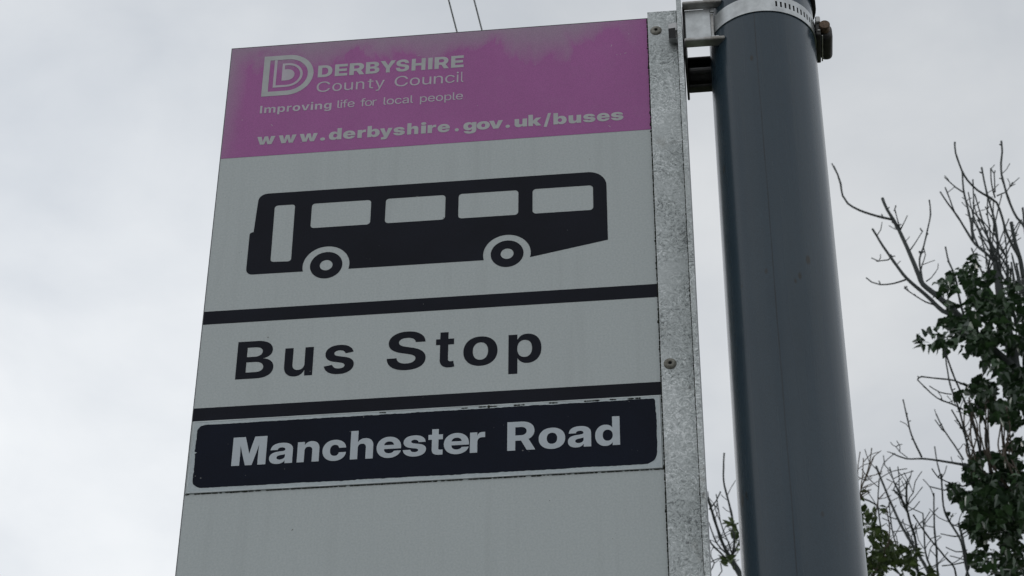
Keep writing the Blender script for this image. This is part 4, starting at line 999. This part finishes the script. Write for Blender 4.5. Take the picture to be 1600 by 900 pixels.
br([(1522.7, 303), (1533.3, 338), (1542.7, 370), (1552, 400)], 2, 3.2)
br([(1580, 347.3), (1586.7, 380.7), (1593.3, 402), (1600, 437)], 5, 8)
br([(1477.3, 386), (1482.7, 410), (1492, 431), (1500, 470), (1508, 500)], 2.4, 4)
br([(1518, 388), (1524, 404), (1531, 418), (1545, 450)], 2.2, 3.4)
br([(1582, 285), (1572, 300), (1558, 306)], 1.6, 2.2)
br([(1598, 325), (1600, 345), (1601, 357)], 3, 4)
rr = random.Random(5)
for i in range(15):
    x0 = rr.uniform(1512, 1598); y0 = rr.uniform(298, 350); bx = 1556 + rr.uniform(-14, 26); by = rr.uniform(395, 440)
    br([(x0, y0), ((x0 * 2 + bx) / 3 + rr.uniform(-4, 4), (2 * y0 + by) / 3), ((x0 + bx) / 2 + rr.uniform(-3, 3), (y0 + by) / 2), (bx, by)], 1.7, 3)
for pts, a, b in (([(1440, 588.4), (1462.2, 591), (1491, 594.4), (1512, 604)], 2.2, 3), ([(1433.5, 593.3), (1446.7, 606.7), (1464.4, 622), (1489, 632), (1505, 640)], 1.8, 2.6),
                  ([(1433.5, 593.3), (1436, 590), (1440, 588.4)], 2, 2.2), ([(1452, 603), (1469, 613), (1487, 616)], 1.5, 2),
                  ([(1394.4, 708.4), (1415.6, 716.7), (1442, 716.7), (1469, 720), (1505, 726)], 2, 4.2), ([(1411, 624.4), (1416.7, 649), (1424.4, 680), (1440, 714)], 2, 3.4),
                  ([(1462.7, 647), (1475.6, 673), (1491, 695.6), (1505, 718)], 2, 3), ([(1461, 656), (1468, 666), (1475, 674)], 1.6, 2),
                  ([(1475.6, 545), (1484.4, 600), (1500, 644.4), (1513, 702), (1520, 730)], 2.2, 3.6), ([(1478, 553), (1491, 589), (1510, 634), (1528, 690), (1535, 740)], 2.6, 4),
                  ([(1486.7, 640), (1504, 671), (1513, 702)], 2.2, 3), ([(1526.7, 633), (1540, 664), (1542, 702), (1548, 740)], 3, 4.4),
                  ([(1400, 698), (1406, 706), (1418, 715)], 1.2, 1.6), ([(1460.4, 698), (1464.4, 724), (1471, 751), (1474, 790), (1484, 815), (1502, 847), (1516, 905), (1560, 960)], 1.8, 4.6),
                  ([(1456, 732), (1466, 746), (1478, 752), (1490, 757), (1505, 760), (1540, 745)], 1.8, 2.6), ([(1452, 760), (1464, 763), (1476, 766), (1490, 757)], 1.8, 2.4)):
    br(pts, a, b)
T.branch('stems', [(1542, 700), (1556, 735), (1578, 765), (1610, 790), (1640, 800)], 4, 6, nodes=False)
T.branch('stems', [(1560, 790), (1585, 800), (1610, 797), (1640, 805)], 4, 6, nodes=False)
for i in range(16):
    x0 = rr.uniform(1508, 1575); y0 = rr.uniform(610, 650)
    T.branch('stems', [(x0, y0), (x0 + rr.uniform(-6, 10), y0 + 35), (x0 + rr.uniform(-4, 22), y0 + 75), (x0 + rr.uniform(0, 30), y0 + 110)], 2.0, 3.2, spread=1.2)
for i in range(8):
    x0 = rr.uniform(1560, 1590); y0 = rr.uniform(395, 430)
    T.branch(B, [(x0, y0), (x0 + rr.uniform(0, 12), y0 + 40), (x0 + rr.uniform(6, 22), y0 + 90)], 2.6, 4, spread=0.8)
T.sprigs(B, 60, 8, 24, 1.4, (1340, 250, 1600, 480))
T.sprigs(B, 70, 3, 6, 2.2, (1300, 225, 1600, 480))
T.sprigs(B, 30, 8, 22, 1.4, (1390, 600, 1520, 780))
T.sprigs(B, 40, 3, 6, 2.0, (1390, 560, 1540, 780))
ivy_tree = T.build('ivy_clad_tree', 'tall bare tree with dark green ivy climbing its limbs, at the right edge', 'tree', {'trunk': BARK, 'branches': BARK, 'stems': BARK_WARM}, TB)
IV = [(1505, 503, 16, 12, 26), (1530, 528, 18, 16, 40), (1552, 550, 18, 14, 34), (1575, 540, 22, 26, 40), (1458, 530, 20, 20, 26), (1442, 527, 10, 16, 9), (1480, 520, 16, 26, 26), (1470, 448, 14, 14, 10), (1492, 445, 22, 20, 34), (1512, 430, 18, 18, 30), (1525, 410, 10, 12, 10), (1490, 430, 10, 10, 8),
      (1500, 470, 24, 18, 30), (1540, 450, 28, 26, 60), (1530, 480, 34, 26, 70), (1560, 470, 30, 34, 60), (1520, 520, 30, 34, 70), (1550, 530, 34, 30, 60), (1500, 500, 24, 18, 40), (1575, 500, 28, 40, 30), (1590, 470, 20, 40, 50),
      (1558, 565, 24, 24, 40), (1580, 580, 28, 26, 70), (1560, 610, 38, 30, 150), (1590, 630, 24, 34, 80), (1510, 612, 16, 12, 14), (1525, 592, 20, 16, 16), (1540, 640, 30, 18, 40), (1575, 655, 26, 16, 24),
      (1545, 735, 42, 30, 190), (1520, 745, 30, 22, 70), (1570, 770, 40, 40, 210), (1540, 790, 44, 30, 170), (1500, 760, 20, 14, 26), (1490, 785, 10, 24, 12), (1505, 790, 14, 16, 16), (1530, 820, 26, 20, 60), (1560, 830, 36, 30, 120),
      (1590, 800, 30, 60, 150), (1590, 860, 26, 40, 70), (1575, 880, 24, 26, 40), (1530, 872, 14, 14, 14), (1555, 880, 18, 20, 24), (1590, 720, 24, 40, 70), (1600, 540, 20, 60, 60), (1630, 600, 40, 90, 160), (1640, 780, 40, 120, 260)]
IV += [(u_, v_, 9, 8, 9) for u_, v_ in ((1487, 484), (1494, 492), (1502, 500), (1516, 514), (1524, 522), (1537, 536), (1545, 544), (1560, 558), (1575, 520), (1572, 505), (1566, 480), (1562, 455))]
leaves(ivy_tree, 'ivy_leaves', IVY, IV, 10.55, 0.054, 21, True, 0.95, True, 0.5)

# --- bare multi-stemmed tree between the pole and the ivy
T = Tree(11.6, 23)
SB = at_depth(1480, 1000, 11.6); SB = Vector((SB.x, SB.y, 0.0)); low = at_depth(1480, 985, 11.6)
T.groups['trunk'] = [([SB + Vector((0, 0, -0.3)), SB.lerp(low, 0.4) + Vector((0.06, 0, 0)), low], [0.15, 0.11, 0.075], 10)]
T.nodes.append((1480, 985, 11.6))
for pts, a, b in (([(1369, 729), (1386.7, 773), (1406.7, 818), (1426.7, 853), (1453, 900), (1480, 985)], 3.0, 7), ([(1416.7, 752), (1417.8, 798), (1431, 847), (1436, 900), (1480, 985)], 3.0, 6),
                  ([(1459, 771), (1460, 824), (1463, 856), (1466, 900), (1480, 985)], 2.2, 5), ([(1442, 802), (1444, 833), (1447, 868), (1463, 905)], 2, 3.6), ([(1471, 740), (1473, 778), (1476, 800), (1484, 816), (1502, 847), (1512, 890), (1480, 985)], 2, 5),
                  ([(1426.7, 804), (1453, 842), (1475.6, 869), (1494, 900), (1480, 985)], 2.2, 4), ([(1497.8, 817.8), (1506, 850), (1512, 890)], 3.4, 5), ([(1390, 730), (1398, 757), (1402, 764), (1410, 785), (1417, 800)], 1.7, 2.4),
                  ([(1529, 829), (1533, 844), (1525, 858), (1518, 866), (1514, 888)], 2, 3), ([(1551, 893), (1541, 868), (1534, 848)], 2, 3), ([(1403, 729), (1405, 748), (1406, 770), (1417, 800)], 1.5, 2), ([(1427, 770), (1421, 778), (1418, 790)], 1.5, 2),
                  ([(1396, 765), (1410, 782), (1417, 798)], 2.6, 3.4), ([(1370, 790), (1390, 808), (1404, 812)], 1.4, 2), ([(1431, 820), (1424, 840), (1428, 850)], 1.5, 2), ([(1470, 834), (1490, 838), (1500, 838)], 1.6, 2.2),
                  ([(1478, 855), (1494, 862), (1507, 862)], 1.6, 2.2), ([(1472, 884), (1490, 882), (1508, 878)], 1.8, 2.4), ([(1389, 785), (1393, 820), (1400, 850), (1420, 880), (1453, 905)], 1.8, 3), ([(1374, 748), (1372, 790), (1380, 840), (1400, 890), (1440, 930)], 2, 3.4)):
    T.branch(B, pts, a, b)
T.sprigs(B, 70, 14, 46, 1.6, (1360, 720, 1520, 900))
bare = T.build('bare_tree', 'bare leafless tree of thin upright twigs between the grey pole and the ivy', 'tree', {'trunk': BARK, 'branches': BARK}, SB)

# --- yellowish green bush showing past the pole's right edge
T = Tree(10.9, 31)
GB = at_depth(1330, 1000, 10.9); GB = Vector((GB.x, GB.y, 0.0)); low = at_depth(1330, 960, 10.9)
T.groups['trunk'] = [([GB + Vector((0, 0, -0.3)), GB.lerp(low, 0.5) + Vector((-0.05, 0, 0)), low], [0.14, 0.10, 0.06], 10)]
T.nodes.append((1330, 960, 10.9))
for pts, a, b in (([(1362, 700), (1357.8, 729), (1350, 752), (1344, 770), (1335, 830), (1330, 960)], 1.6, 5), ([(1366, 712), (1359, 732), (1352, 750)], 1.4, 1.8), ([(1349, 716), (1348, 740), (1345, 764)], 1.5, 2),
                  ([(1372, 780), (1366, 820), (1362, 870), (1330, 960)], 1.8, 4), ([(1385, 795), (1390, 830), (1380, 870), (1330, 960)], 1.8, 4), ([(1410, 860), (1390, 880), (1370, 905), (1330, 960)], 1.8, 4), ([(1344, 706), (1341, 726), (1340, 750), (1340, 790)], 1.6, 2.4)):
    T.branch(B, pts, a, b)
T.sprigs(B, 44, 10, 34, 1.4, (1330, 720, 1430, 900))
bush = T.build('leafy_tree', 'yellowish green leafy tree top directly beside the right edge of the grey pole', 'tree', {'trunk': BARK, 'branches': BARK_WARM}, GB)
leaves(bush, 'leaves', SHRUB_LEAF, [(1350, 775, 9, 8, 9), (1352, 805, 14, 14, 26), (1356, 835, 18, 20, 40), (1380, 845, 22, 20, 36), (1372, 868, 34, 22, 80), (1395, 880, 34, 24, 84), (1360, 892, 26, 22, 60), (1420, 870, 26, 16, 44),
                                   (1432, 874, 16, 10, 14), (1440, 892, 24, 12, 18), (1372, 800, 10, 10, 6), (1325, 860, 30, 60, 150), (1335, 930, 70, 40, 240), (1400, 930, 50, 30, 140)], 10.95, 0.056, 33, False, 0.7, False, 0.45, 1.55)

# --- thin young tree seen through the gap between the sign and the pole
T = Tree(12.2, 41)
YB = at_depth(1190, 1000, 12.2); YB = Vector((YB.x, YB.y, 0.0)); low = at_depth(1182, 960, 12.2)
T.groups['trunk'] = [([YB + Vector((0, 0, -0.3)), YB.lerp(low, 0.5) + Vector((0.04, 0, 0)), low], [0.12, 0.085, 0.05], 10)]
T.nodes.append((1182, 960, 12.2))
for pts, a, b in (([(1142.5, 874), (1152, 890), (1158, 900), (1182, 960)], 9, 11), ([(1131.5, 707.5), (1130.8, 750.7), (1140, 790), (1146, 820.7), (1147, 853), (1142.5, 875)], 2.4, 4.2), ([(1106, 778), (1121.5, 827.7), (1132, 855.7), (1142, 874)], 3.6, 5.4),
                  ([(1126, 768), (1119, 783), (1108, 796)], 2, 2.6), ([(1107.5, 816), (1120, 848.7), (1139, 868)], 2, 3), ([(1119, 772), (1126, 816), (1133, 836), (1140, 852), (1144, 868)], 1.7, 2.4), ([(1099, 830), (1112, 850), (1124, 862), (1142, 880)], 2.4, 3.6),
                  ([(1094, 850), (1104, 862), (1116, 880), (1112, 905), (1182, 960)], 1.8, 3), ([(1162, 840), (1152, 852), (1146, 866)], 1.6, 2.4), ([(1108, 880), (1124, 872), (1140, 876)], 1.5, 2.2), ([(1085, 800), (1100, 850), (1110, 905), (1182, 960)], 2, 4),
                  ([(1170, 800), (1160, 830), (1150, 860)], 1.6, 2.4), ([(1126, 880), (1128, 892), (1120, 905), (1182, 960)], 1.6, 2.4)):
    T.branch(B, pts, a, b)
T.sprigs(B, 46, 10, 30, 1.4, (1090, 770, 1175, 900))
young = T.build('young_tree', 'thin bare young tree with a few leaves in the gap between sign and grey pole', 'tree', {'trunk': BARK, 'branches': BARK}, YB)
leaves(young, 'leaves', SHRUB_LEAF, [(1143, 820, 8, 4, 7), (1146, 830, 6, 6, 8), (1142, 878, 10, 8, 9), (1156, 850, 8, 10, 5)], 12.2, 0.060, 43, False, 0.6, False, 0.15)
